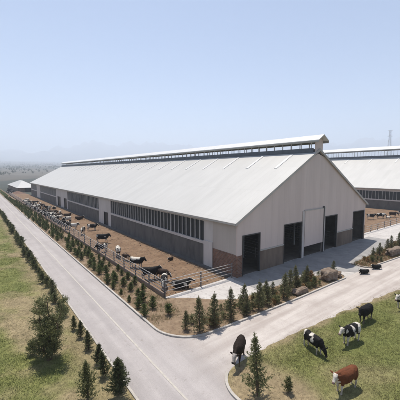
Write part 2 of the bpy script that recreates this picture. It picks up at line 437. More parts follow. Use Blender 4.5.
vm = N(nt, 'ShaderNodeVectorMath', operation='SCALE'); nt.links.new(rp.outputs[0], vm.inputs[0]); nt.links.new(mr.outputs[0], vm.inputs['Scale'])
nt.links.new(vm.outputs[0], b.inputs['Base Color']); b.inputs['Roughness'].default_value = .95
tag(mb.build('terrain', m, smooth=True), kind='structure')

def sheet(name, pts, z, mat, kind='structure'):
    tri = tessellate_polygon([[Vector((p[0], p[1], 0)) for p in pts]])
    mb = MB(); mb.v = [(p[0], p[1], z) for p in pts]; mb.f = [tuple(t) for t in tri]
    o = mb.build(name, mat)
    bm = bmesh.new(); bm.from_mesh(o.data)
    for f in bm.faces:
        f.normal_update()
        if f.normal.z < 0: f.normal_flip()
    bm.to_mesh(o.data); bm.free()
    return tag(o, kind=kind)
def arc(cx, cy, r, a0, a1, n=10):
    return [(cx + r*math.cos(R(a0+(a1-a0)*i/n)), cy + r*math.sin(R(a0+(a1-a0)*i/n))) for i in range(n+1)]
def sweep(mb, poly, wid, z0, z1):
    n = len(poly); L = []; Rr = []
    for i in range(n):
        a = Vector(poly[max(i-1, 0)]); c = Vector(poly[min(i+1, n-1)])
        d = (c-a).normalized(); nn = Vector((-d.y, d.x))*wid/2
        p = Vector(poly[i]); L.append(p+nn); Rr.append(p-nn)
    for i in range(n-1):
        mb.hexa([(Rr[i].x,Rr[i].y,z0),(Rr[i+1].x,Rr[i+1].y,z0),(L[i+1].x,L[i+1].y,z0),(L[i].x,L[i].y,z0)],
                [(Rr[i].x,Rr[i].y,z1),(Rr[i+1].x,Rr[i+1].y,z1),(L[i+1].x,L[i+1].y,z1),(L[i].x,L[i].y,z1)])

U = [(-9.7,-6.5), (-4.5,-6.87), (.9,-7.1), (7,-7.2), (17,-7.5), (23.5,-8.0), (40,-9.4), (75,-12.6)]
LOW = [(-8.8,-10.15), (-5,-10.35), (-.3,-10.75), (3.9,-11.25), (11,-12.05), (40,-15.2), (75,-19)]
sheet('road', [(-16.65,-60), (-12.72,-60), (-12.72,-12.6), (-9.2,-12.6)] + [(x, y-.9) for x, y in LOW] + [(x, y+.25) for x, y in reversed(U)] +
      [(-9.2,-4.3), (-12.72,-2.0), (-12.72,430), (-16.65,430)], .040, M['road'])
sheet('road_marking', [(-14.71,-60), (-14.59,-60), (-14.59,430), (-14.71,430)], .050, M['paint'])
sheet('yard', [(-9.0,-7.0), (-9.7,-6.0), (-9.05,1.2), (0.2,1.2), (0.2,3), (79.8,3), (79.8,-12), (60,-11.0), (40,-9.2), (17,-7.35), (0,-7.0)], .020, M['yard'])
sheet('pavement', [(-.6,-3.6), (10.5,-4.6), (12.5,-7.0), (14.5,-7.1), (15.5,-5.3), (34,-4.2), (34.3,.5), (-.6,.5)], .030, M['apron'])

# planting strips with kerbs
s1_outer = [(-12.6, 430), (-12.6, -3.4)] + arc(-9.5,-3.4,3.1,180,262,10)[1:] + [(-4.5,-6.82), (.9,-7.04), (7,-7.14), (9.3,-7.2)]
s1_end = arc(9.3,-6.2,1.0,-90,30,8)[1:]
s1_in = [(6.3,-4.35), (-.3,-3.75), (-3.8,-3.75), (-5.6,-2.5), (-7.4,-.6), (-9.2,.75), (-9.2,430)]
sheet('planting_bed', s1_outer + s1_end + s1_in, .075, M['soil'])
s2_outer = [(75,-12.45), (40,-9.25), (23.5,-7.9), (17.6,-7.42)]
s2_end = arc(16.3,-6.5,1.1,-70,-210,8)
s2_in = [(16.2,-5.2), (27.7,-4.7), (36.7,-3.85), (75,-1.5)]
sheet('planting_bed', s2_outer + s2_end + s2_in, .075, M['soil'])
kb = MB(); sweep(kb, s1_outer + s1_end, .16, 0, .15); tag(kb.build('kerb', M['kerb']), kind='structure')
kb = MB(); sweep(kb, list(reversed(s2_outer)), .16, 0, .15); sweep(kb, s2_end, .16, 0, .148); tag(kb.build('kerb', M['kerb']), kind='structure')
isl = [(-12.55,-60), (-12.55,-12.2)] + arc(-10.5,-12.2,2.05,180,122,9)[1:]
kb = MB(); sweep(kb, isl, .16, 0, .15); tag(kb.build('kerb', M['kerb']), kind='structure')
kb = MB(); sweep(kb, [(-16.72,-60), (-16.72,430)], .13, 0, .085); tag(kb.build('kerb', M['kerb']), kind='structure')

# pasture ground, colours from a world noise shared by the grass blades
GREEN = np.array([.098,.112,.034]); LGREEN = np.array([.162,.165,.056]); TAN = np.array([.215,.168,.100]); SOILC = np.array([.30,.215,.14])
def dryness(x, y):
    u = (x*DIRY - y*DIRX); v = (x*DIRX + y*DIRY)          # bands lie across the slope of the field
    n = fbm(np.stack([u/9+3, v/3.2+8], 1), 4)
    n2 = fbm(np.stack([x/1.6, y/1.6], 1), 3)
    d = sstep(.46, .62, n*.72 + n2*.28)
    left = x < -16.6
    n4 = fbm(np.stack([x/2.6+50, y/2.6], 1), 4)
    d = np.maximum(d, sstep(.56, .68, n4)*.55)
    d = np.where(left, np.maximum(d*.9, sstep(-19.6, -17.7, x + 2.2*(n2-.5))*.8), d*.42)
    ed = np.interp(x, [p[0] for p in LOW], [p[1] for p in LOW]) - y
    d = np.where(~left & (x > -9), np.maximum(d, (1-sstep(.05, .75, ed + 1.1*(n2-.5)))*.85), d)
    # bare corner by the junction
    dc = np.hypot((x+11.0)/1.0, (y+13.2)/1.15)
    d = np.where(~left, np.maximum(d, 1-sstep(1.6, 3.3, dc + 1.3*(n2-.5))), d)
    return d
def gcol(x, y):
    d = dryness(x, y)[:, None]
    n = fbm(np.stack([x/.9+40, y/.9], 1), 3)[:, None]
    g = GREEN*(1-n) + LGREEN*n
    t = TAN*(.75+.5*n)
    c = g*(1-d) + t*d
    return np.concatenate([c, np.ones((len(c), 1))], 1)
def grid_mesh(name, X, Y, Z, mat):
    h, wd = X.shape
    idx = np.arange(h*wd).reshape(h, wd)
    f = np.stack([idx[:-1,:-1], idx[:-1,1:], idx[1:,1:], idx[1:,:-1]], -1).reshape(-1, 4)
    v = np.stack([X.ravel(), Y.ravel(), Z.ravel()], 1)
    me = np_mesh(name, v, f, mat, {'col': gcol(X.ravel(), Y.ravel())}, smooth=True)
    o = link(bpy.data.objects.new(name, me)); return o
ys = np.concatenate([np.arange(-40, 30, .3), np.arange(30, 120, .8), np.geomspace(120, 330, 40)])
xs = -16.78 - np.concatenate([np.arange(0, 16, .3), np.geomspace(16.5, 160, 60)])
X, Y = np.meshgrid(xs, ys)
Z = .012 + .07*fbm(np.stack([X.ravel()/1.2, Y.ravel()/1.2], 1), 3).reshape(X.shape)*sstep(-16.8, -17.6, X)
o = grid_mesh('field', X, Y, Z, M['past']); tag(o, kind='structure')
edge = [(-12.49,-60), (-12.49,-30), (-12.49,-16), (-12.49,-14), (-12.49,-12.2)] + arc(-10.5,-12.2,1.99,180,95,8)[1:] + LOW
ev = [Vector(edge[0])]
for p in edge[1:]:
    p = Vector(p); q = ev[-1]; L_ = (p-q).length; k = max(1, int(L_/.4)) if p.x < 16 and p.y > -16.1 else max(1, int(L_/2))
    for i in range(1, k+1): ev.append(q.lerp(p, i/k))
ev = np.array([[p.x, p.y] for p in ev])
ev[:,1] += np.where((ev[:,0] > -9.3) & (ev[:,1] > -40), (fbm(ev*1.1, 4)-.5)*.7*sstep(-9.6, -7.5, ev[:,0]), 0)
tt = np.linspace(0, 1, 70)**1.4
tgt = np.stack([np.linspace(-12.4, 70, len(ev)), np.full(len(ev), -61.0)], 1)
X = ev[:,0][None]*(1-tt[:,None]) + tgt[:,0][None]*tt[:,None]
Y = ev[:,1][None]*(1-tt[:,None]) + tgt[:,1][None]*tt[:,None]
Z = .06 + .06*fbm(np.stack([X.ravel()/1.2, Y.ravel()/1.2], 1), 3).reshape(X.shape)*np.minimum(1, tt[:,None]*14)
o = grid_mesh('field', X, Y, Z, M['past']); tag(o, kind='structure')
bm = bmesh.new(); bm.from_mesh(o.data)
bmesh.ops.recalc_face_normals(bm, faces=bm.faces); 
if sum(f.normal.z for f in bm.faces) < 0: bmesh.ops.reverse_faces(bm, faces=bm.faces)
bm.to_mesh(o.data); bm.free()

def pen_ground(name, x0, x1, y0, y1):
    ys = np.concatenate([np.arange(y0, min(y0+45, y1), .35), np.linspace(min(y0+45, y1), y1, 110)])
    xs = np.linspace(x0, x1, int((x1-x0)/.35))
    X, Y = np.meshgrid(xs, ys)
    e = np.minimum(1, np.minimum(np.minimum(X-x0, x1-X), Y-y0)/.8)
    Z = .045 + .16*(fbm(np.stack([X.ravel()/.9, Y.ravel()/.9], 1), 4).reshape(X.shape)-.3).clip(0)*e
    h, wd = X.shape; idx = np.arange(h*wd).reshape(h, wd)
    f = np.stack([idx[:-1,:-1], idx[:-1,1:], idx[1:,1:], idx[1:,:-1]], -1).reshape(-1, 4)
    me = np_mesh(name, np.stack([X.ravel(), Y.ravel(), Z.ravel()], 1), f, M['pen'], smooth=True)
    return tag(link(bpy.data.objects.new(name, me)), kind='structure')
pen_ground('pen_ground', -9.12, -.75, 1.0, 158)
pen_ground('pen_ground', 32.6, 79.5, 2.4, 150)
mb = MB(); mb.box(-.78, -.01, 1.25, 149.4, 0, .12); tag(mb.build('pavement', M['conc']), kind='structure')

# grass blades
def blades(name, px, py, pz, h, wdt, cols, nb=5, seed=1, spread=.12, mat='grassb'):
    r = np.random.default_rng(seed); n = len(px)*nb
    bx = np.repeat(px, nb) + r.normal(0, spread, n); by = np.repeat(py, nb) + r.normal(0, spread, n)
    bz = np.repeat(pz, nb) - .01
    hh = np.repeat(h, nb)*r.uniform(.5, 1.15, n); a = r.uniform(0, 2*np.pi, n); le = r.uniform(.15, .75, n)*hh
    ww = wdt*r.uniform(.7, 1.4, n)
    dx, dy = np.cos(a), np.sin(a)
    v0 = np.stack([bx-dy*ww, by+dx*ww, bz], 1); v1 = np.stack([bx+dy*ww, by-dx*ww, bz], 1)
    v2 = np.stack([bx+dx*le, by+dy*le, bz+hh], 1)
    V = np.stack([v0, v1, v2], 1).reshape(-1, 3)
    c = np.repeat(cols, nb, 0)*np.concatenate([r.uniform(.8, 1.25, (n, 1)).repeat(3, 1), np.ones((n, 1))], 1)
    C_ = np.repeat(c, 3, 0)
    me = np_mesh(name, V, np.arange(len(V)).reshape(-1, 3), M[mat], {'col': C_})
    return tag(link(bpy.data.objects.new(name, me)), kind='stuff')
r = np.random.default_rng(5)
def scatter(n, x0, x1, y0, y1, keep):
    x = r.uniform(x0, x1, n); y = r.uniform(y0, y1, n); k = keep(x, y); return x[k], y[k]
# left field
x, y = scatter(420000, -62, -17.0, -14, 75, lambda x, y: in_view(x, y))
d = cam_depth(x, y); dr = dryness(x, y)
k = (r.random(len(x)) < np.clip(17/d, .05, 1)**1.6) & (r.random(len(x)) < 1.0 - .72*dr)
x, y, d, dr = x[k], y[k], d[k], dr[k]
hz = .62*np.clip(.10 + .12*fbm(np.stack([x/2, y/2], 1), 3) - .04*dr, .05, .3)*np.clip(d/30, .8, 1.3)
zz = .012 + .07*fbm(np.stack([x/1.2, y/1.2], 1), 3)*sstep(-16.8, -17.6, x)
o = blades('grass', x, y, zz, hz, .009, gcol(x, y)*np.array([.98,1.06,.98,1]), 7, 2)
# right field
x, y = scatter(150000, -12.3, 40, -32, -10.2, lambda x, y: in_view(x, y) & (y < np.interp(x, [p[0] for p in LOW], [p[1] for p in LOW]) + .35*fbm(np.stack([x*2, y*2], 1), 3)) & (np.hypot(np.minimum(x+10.5, 0), np.maximum(y+12.2, 0)) < 1.9))
d = cam_depth(x, y); dr = dryness(x, y)
k = (r.random(len(x)) < np.clip(17/d, .05, 1)**1.5) & (r.random(len(x)) < 1.0 - .85*dr)
x, y, d, dr = x[k], y[k], d[k], dr[k]
hz = .60*np.clip(.09 + .11*fbm(np.stack([x/2, y/2], 1), 3) - .03*dr, .05, .25)*np.clip(d/30, .8, 1.3)
blades('grass', x, y, .06 + .06*fbm(np.stack([x/1.2, y/1.2], 1), 3), hz, .009, gcol(x, y)*np.array([1.27,1.2,1.3,1]), 7, 3)
# dry straw and weeds in the planting beds
x, y = scatter(110000, -12.4, 12, -7, 40, lambda x, y: ((x < -9.35) & (y > -3)) | ((y < -4.2) & (y > np.interp(x, [p[0] for p in U], [p[1] for p in U]) + .25) & (x > -10) & (x < 9.6)))
n_ = fbm(np.stack([x/.9, y/.9], 1), 3); k = (n_ > .41) & (r.random(len(x)) < np.clip(26/cam_depth(x, y), 0, 1)); x, y = x[k], y[k]
cc = np.where((r.random(len(x)) < .3)[:, None], np.array([.12,.13,.05,1.])[None], np.array([.27,.20,.105,1.])[None])
blades('dry_grass', x, y, np.full(len(x), .07), r.uniform(.05, .2, len(x)), .010, cc, 5, 4)
x, y = scatter(9000, 15, 45, -9.5, -3.5, lambda x, y: (y > np.interp(x, [p[0] for p in U], [p[1] for p in U]) + .3) & (y < np.interp(x, [16.2,27.7,36.7], [-5.3,-4.8,-4.0])))
cc = np.where((r.random(len(x)) < .4)[:, None], np.array([.10,.12,.045,1.])[None], np.array([.26,.15,.08,1.])[None])
blades('dry_grass', x, y, np.full(len(x), .07), r.uniform(.08, .35, len(x)), .016, cc, 5, 6)

# ------------------------------------------------------------------ barns
def barn(name, label, x0, y0, wd, ln, ze, slope, near, layout, mon):
    """x0,y0: near left corner of the walls; ze: roof top height over the long wall"""
    root = tag(empty(name, (x0, y0, 0)), label, 'barn', 'white roofed cattle barns')
    hw = wd/2; ov = .5; g = .22; th = .16
    zr = ze + slope*hw
    def zt(x): return ze + slope*(hw-abs(x-hw))
    # roof: two slopes with a ridge slot
    sl_ = mon['slot']
    for s in (0, 1):
        xa, xb = (-ov, hw-sl_) if s == 0 else (wd+ov, hw+sl_)
        mb = MB()
        pts = [(xa, zt(xa)-th), (xb, zt(xb)-th), (xb, zt(xb)), (xa, zt(xa))]
        if s == 1: pts = pts[::-1]
        mb.prism_xz(pts, -g, ln+g)
        mb.build('roof', mon['mat'], root)
        t = MB(); e = -1 if s == 0 else 1
        t.box(*sorted((xa+e*.0, xa+e*.05)), -g, ln+g, zt(xa)-th-.08, zt(xa)-.01)
        t.build('fascia', M['trim'], root)
        # verge trim along the near gable
        v = MB()
        q = [(xa, zt(xa)-th-.16), (xb, zt(xb)-th-.16), (xb, zt(xb)+.012), (xa, zt(xa)+.012)]
        if s == 1: q = q[::-1]
        v.prism_xz(q, -g-.05, -g+.002)
        v.build('verge_trim', M['trim'], root)
    for s in (-1, 1):
        q = [(hw, zr-th-.16), (hw+s*sl_, zt(hw+sl_)-th-.16), (hw+s*sl_, zt(hw+sl_)+.012), (hw, zr+.012)]
        v = MB(); v.prism_xz(q if s > 0 else q[::-1], -g-.05, -g+.3); v.build('verge_trim', M['trim'], root)
    # ridge monitor
    mh, mz0, mz1 = mon['half'], mon['eave'], mon['top']
    for s in (-1, 1):
        k = MB(); xk = hw + s*(sl_+.05); k.box(xk-.06, xk+.06, .2, ln-.2, zt(xk)-.25, zt(xk)+mon['kerb'])
        k.build('ridge_upstand', M['upstand'], root)
        c = MB()
        xa, xb = hw + s*mh, hw
        pts = [(xa, mz0-.10), (xb, mz1-.10), (xb, mz1), (xa, mz0)]
        if s > 0: pts = pts[::-1]
        c.prism_xz(pts, -mon['over'], ln+mon['over'])
        c.build('ridge_cap', M['strip'], root)
        c = MB(); c.box(*sorted((xa, xa-s*.08)), -mon['over']+.02, ln+mon['over']-.02, mz0-.34, mz0-.10); c.build('cap_beam', M['soffit'], root)
        p = MB(); yy = .5
        while yy < ln-.3:
            p.box(xk-.045, xk+.045, yy, yy+.09, zt(xk)+mon['kerb'], mz0+.15); yy += mon['step']
        o = p.build('ridge_posts', M['post'], root); o['kind'] = 'stuff'
    mb = MB(); ph = mon['panel']
    mb.prism_xz([(hw-ph, zt(hw-ph)-.1), (hw, zr-.1), (hw+ph, zt(hw-ph)-.1), (hw+ph, mz0+.05), (hw, mz1-.11), (hw-ph, mz0+.05)], -.1, .1)
    mb.build('ridge_end_panel', M['gable'], root)
    # raised ribs just below the ridge
    yy = mon['ribs'][0]; xa, xb = hw-sl_-.5, hw-sl_-.5-mon['riblen']
    while yy < mon['ribs'][2] and yy < ln-2:
        mb = MB(); q = .23
        b_ = [(xb, yy-q, zt(xb)+.002), (xa, yy-q, zt(xa)+.002), (xa, yy+q, zt(xa)+.002), (xb, yy+q, zt(xb)+.002)]
        mb.hexa(b_, [(p[0], p[1], p[2]+.07) for p in b_]); mb.build('roof_rib', M['strip'], root)
        yy += mon['ribs'][1]
    # long walls
    zin = ze - th - .02
    for y_a, y_b, kind_, z1 in layout:
        if kind_ == 'window':
            mb = MB(); mb.box(0, .22, y_a, y_b, 0, 2.8); mb.build('lower_wall', M['conc'], root)
            mb = MB(); mb.box(-.10, .22, y_a, y_b, 2.8, 3.15); mb.build('sill_beam', M['white'], root)
            mb = MB(); mb.box(.0, .22, y_a, y_b, 5.75, zin); mb.build('wall_header', M['white'], root)
            n = max(1, round((y_b-y_a)/4)); st = (y_b-y_a)/n
            for i in range(n):
                a = y_a + i*st; b_ = a + st
                mb = MB(); mb.box(.14, .18, a, b_, 3.15, 5.75); pn = mb.build('window', M['pane'], root)  # dark sheet painted in place of the unlit interior behind the opening
                fr = MB(); yy = a + .0
                for j in range(4):
                    fr.box(.0 if j else -.04, .13, yy-.055 if i+j else yy, yy+.055, 3.15, 5.75); yy += st/4
                fr.build('window_post', M['post'], pn)
        elif kind_ == 'plain':
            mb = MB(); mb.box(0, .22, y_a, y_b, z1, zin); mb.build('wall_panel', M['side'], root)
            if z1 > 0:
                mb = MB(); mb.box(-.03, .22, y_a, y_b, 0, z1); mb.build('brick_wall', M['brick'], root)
        elif kind_ == 'pier':
            mb = MB(); mb.box(-.14, .22, y_a, y_b, 0, 3.3); mb.box(-.02, .22, y_a, y_b, 3.3, zin); mb.build('pier', M['white'], root)
        elif kind_ == 'bay':          # white bay with door openings z1 = [(ya, yb, h)]
            mb = MB(); c = y_a
            for da, db, h in z1:
                mb.box(-.04, .22, c, da, 0, zin); mb.box(-.04, .22, da, db, h, zin); c = db
                dr = MB(); dr.box(.12, .17, da, db, .02, h)
                dd = dr.build('door', M['pane'], root)
                f2 = MB(); f2.box(-.07, .12, da-.06, da+.04, 0, h+.1); f2.box(-.07, .12, db-.04, db+.06, 0, h+.1); f2.box(-.07, .12, da+.04, db-.04, h-.02, h+.1)
                f2.build('door_frame', M['dark'], dd)
            mb.box(-.04, .22, c, y_b, 0, zin); mb.build('bay_wall', M['white'], root)
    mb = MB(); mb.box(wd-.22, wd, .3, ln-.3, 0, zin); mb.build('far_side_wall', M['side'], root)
    mb = MB(); mb.box(wd-.27, wd-.23, .3, ln-.3, .04, zin-.6); mb.box(.23, .27, .3, ln-.3, .04, 3.0); mb.build('added_dark_lining', M['inner'], root)  # dark sheets added inside the long walls to deepen the doorway shade
    def gab(mb, xa, xb, zb, ya, yb):
        tops = [xa] + ([hw] if xa < hw < xb else []) + [xb]
        pts = [(xa, zb), (xb, zb)] + [(q, min(zt(q), zr-slope*sl_)-th-.01) for q in reversed(tops)]
        mb.prism_xz(pts, ya, yb)
    mb = MB(); gab(mb, 0, wd, 0, ln-.2, ln); mb.build('far_gable_wall', M['gable'], root)
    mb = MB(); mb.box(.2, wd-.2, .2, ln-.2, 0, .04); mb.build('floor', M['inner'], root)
    if not near:
        mb = MB(); gab(mb, 0, wd, 0, 0, .2); mb.build('gable_wall', M['gable'], root)
        return root
    # detailed near gable
    mb = MB()
    for xa, xb, zb in near['upper']: gab(mb, xa, xb, zb, 0, .2)
    mb.build('gable_wall', M['gable'], root)
    for xa, xb, zb, mk in near['dado']:
        mb = MB(); mb.box(xa, xb, -.04, .2, 0, zb); mb.build('brick_pier' if mk == 'brick' else 'dado_wall', M[mk], root)
        if xb - xa > 2:
            mb = MB(); mb.box(xa, xb, -.09, -.003, zb-.02, zb+.14); mb.build('dado_trim', M['trim'], root)
    for xa, xb, h in near['doors']:
        f = MB()
        f.box(xa, xa+.10, -.07, .22, 0, h-.10); f.box(xb-.16, xb, -.07, .22, 0, h-.10); f.box(xa, xb, -.07, .22, h-.10, h+.02)
        f.build('door_frame', M['dark'], root)
    a, b_, z0, z1 = near['slide']
    mb = MB(); mb.box(a, b_, -.16, -.075, z0, z1); sd = mb.build('sliding_door', M['gable'], root)
    mb = MB(); mb.box(a-.1, b_+.5, -.19, -.02, z1+.01, z1+.13); mb.build('door_track', M['trim'], sd)
    mb = MB(); mb.box(b_-.02, b_+.16, -.22, -.06, .03, z1+.35); mb.build('door_guide_post', M['dark'], root)
    mb = MB(); mb.box(b_+.18, b_+.58, -.10, -.003, 0, z1); mb.build('door_jamb', M['white'], root)
    mb = MB(); mb.box(a-.48, a-.03, -.10, -.003, 0, z1); mb.build('door_jamb', M['white'], root)
    # inside: columns and stall rails seen through the doors
    for xc in (6.2, 12.7, 18.1, 25):
        for yc in (5, 12, 19, 26, 34, 44):
            c = MB(); c.box(xc-.11, xc+.11, yc-.11, yc+.11, .04, zt(xc)-th-.02); c.build('column', M['post'], root)
    for xc in (5.0, 7.6, 11.6, 19.6, 24.4, 26.6):
        c = MB()
        for z in (.55, .95, 1.35): c.tube((xc, 3.4, z), (xc, 70, z), .035)
        for yc in range(4, 70, 3): c.tube((xc, yc, .04), (xc, yc, 1.45), .04)
        c.build('stall_rail', M['rail'], root)
    return root

near = dict(
    upper=[(0,.8,2.5), (.8,3.85,4.75), (3.85,8.45,2.5), (8.45,12.45,5.15), (12.45,13.0,0), (13.0,17.9,6.5), (17.9,18.45,0),
           (18.45,22.1,5.3), (22.1,27.4,2.35), (27.4,31.55,5.25), (31.55,32,2.4)],
    dado=[(0,.8,2.5,'brick'), (3.85,8.45,2.5,'conc2'), (22.1,27.4,2.35,'conc2'), (31.55,32,2.4,'conc2')],
    doors=[(.8,3.85,4.75), (8.45,12.45,5.15), (18.45,22.1,5.3), (27.4,31.55,5.25)],
    slide=(13.0,17.75,1.55,6.55))
lay1 = [(.2,4.2,'plain',2.6), (4.2,5.9,'pier',0), (5.9,38.2,'window',0), (38.2,45.8,'bay',[(39.9,42.3,2.9)]), (45.8,75,'window',0),
        (75,91,'bay',[(76.2,79.4,3.3), (84.5,88.6,3.3)]), (91,123.3,'window',0), (123.3,132,'bay',[]), (132,149,'window',0)]
barn('cattle_barn', 'long cattle barn with open gable doors, a sliding door and a brick corner',
     0, .4, 32, 149, 6.58, .54, near, lay1,
     dict(slot=1.0, half=1.32, eave=16.35, top=17.15, kerb=.62, over=.75, panel=.85, step=1.6, mat=M['roof'], riblen=3.7, ribs=(3.4, 5.5, 110)))
lay2 = [(.2,150,'window',0)]
barn('cattle_barn', 'second cattle barn with white roof standing behind the right corner of the gabled barn',
     80, -6, 44, 156, 6.9, .50, None, lay2,
     dict(slot=1.3, half=2.1, eave=20.3, top=21.5, kerb=.8, over=.6, panel=1.1, step=2.2, mat=M['roof2'], riblen=3.5, ribs=(6, 9, 60)))

# ------------------------------------------------------------------ fences
def fence(label, a, b_, rails, hgt, step, group, wall=None, postw=.05):
    a = Vector(a); b_ = Vector(b_); d = (b_-a); L_ = d.length; ux = d.normalized()
    root = tag(empty('pen_fence', (a.x, a.y, 0), math.atan2(d.y, d.x)), label, 'fence', group)
    for z in rails:
        mb = MB(); mb.tube((0, 0, z), (L_, 0, z), .034, n=8); mb.build('rail', M['rail'], root, smooth=True)
    n = max(1, round(L_/step)); pm = None
    for i in range(n+1):
        if pm is None:
            mb = MB(); mb.box(-postw, postw, .036, .036+2*postw, 0, hgt); o = mb.build('post', M['fpost'], root); pm = o.data
        else:
            o = link(bpy.data.objects.new('post', pm), root)
        o.location.x = L_*i/n
    if wall:
        mb = MB(); mb.box(0, L_, -.22, -.05, 0, wall); mb.build('feed_wall', M['lowwall'], root)
    return root
fence('long pipe rail fence on a low brown wall along the shrub bed', (-9.15, 158), (-9.15, .95), (.72, 1.05, 1.38, 1.66), 1.7, 3.2, 'cattle pen fences', wall=None)
root = [o for o in COL.objects if o.name.startswith('pen_fence')][-1]
mb = MB(); mb.box(-9.28, -9.02, .95, 158, 0, .42); o = mb.build('low_wall', M['lowwall']); tag(o, 'low brown concrete wall under the long pipe rail fence', 'wall')
fence('short pipe rail fence closing the pen at the barn brick corner', (-9.1, .92), (-.4, .72), (.6, 1.0, 1.36, 1.66), 1.7, 3.65, 'cattle pen fences')
fence('rail fence of the second pen beyond the barn right corner', (32.4, 2.0), (79.5, 2.2), (.5, .9, 1.3), 1.4, 3.4, 'cattle pen fences')

# ------------------------------------------------------------------ cows
def loft(mb, secs, n=14, ex=2.2):
    """secs: (centre, u axis * half size, v axis * half size)"""
    base = len(mb.v); t = np.arange(n)*2*np.pi/n
    cu = np.sign(np.cos(t))*np.abs(np.cos(t))**(2/ex); cv = np.sign(np.sin(t))*np.abs(np.sin(t))**(2/ex)
    for c, u, v in secs:
        c = np.array(c); u = np.array(u); v = np.array(v)
        for i in range(n): mb.v.append(tuple(c + u*cu[i] + v*cv[i]))
    for k in range(len(secs)-1):
        for i in range(n):
            a = base+k*n+i; b_ = base+k*n+(i+1) % n
            mb.f.append((a, b_, b_+n, a+n))
    mb.f.append(tuple(base+i for i in reversed(range(n))))
    e = base+(len(secs)-1)*n; mb.f.append(tuple(e+i for i in range(n)))

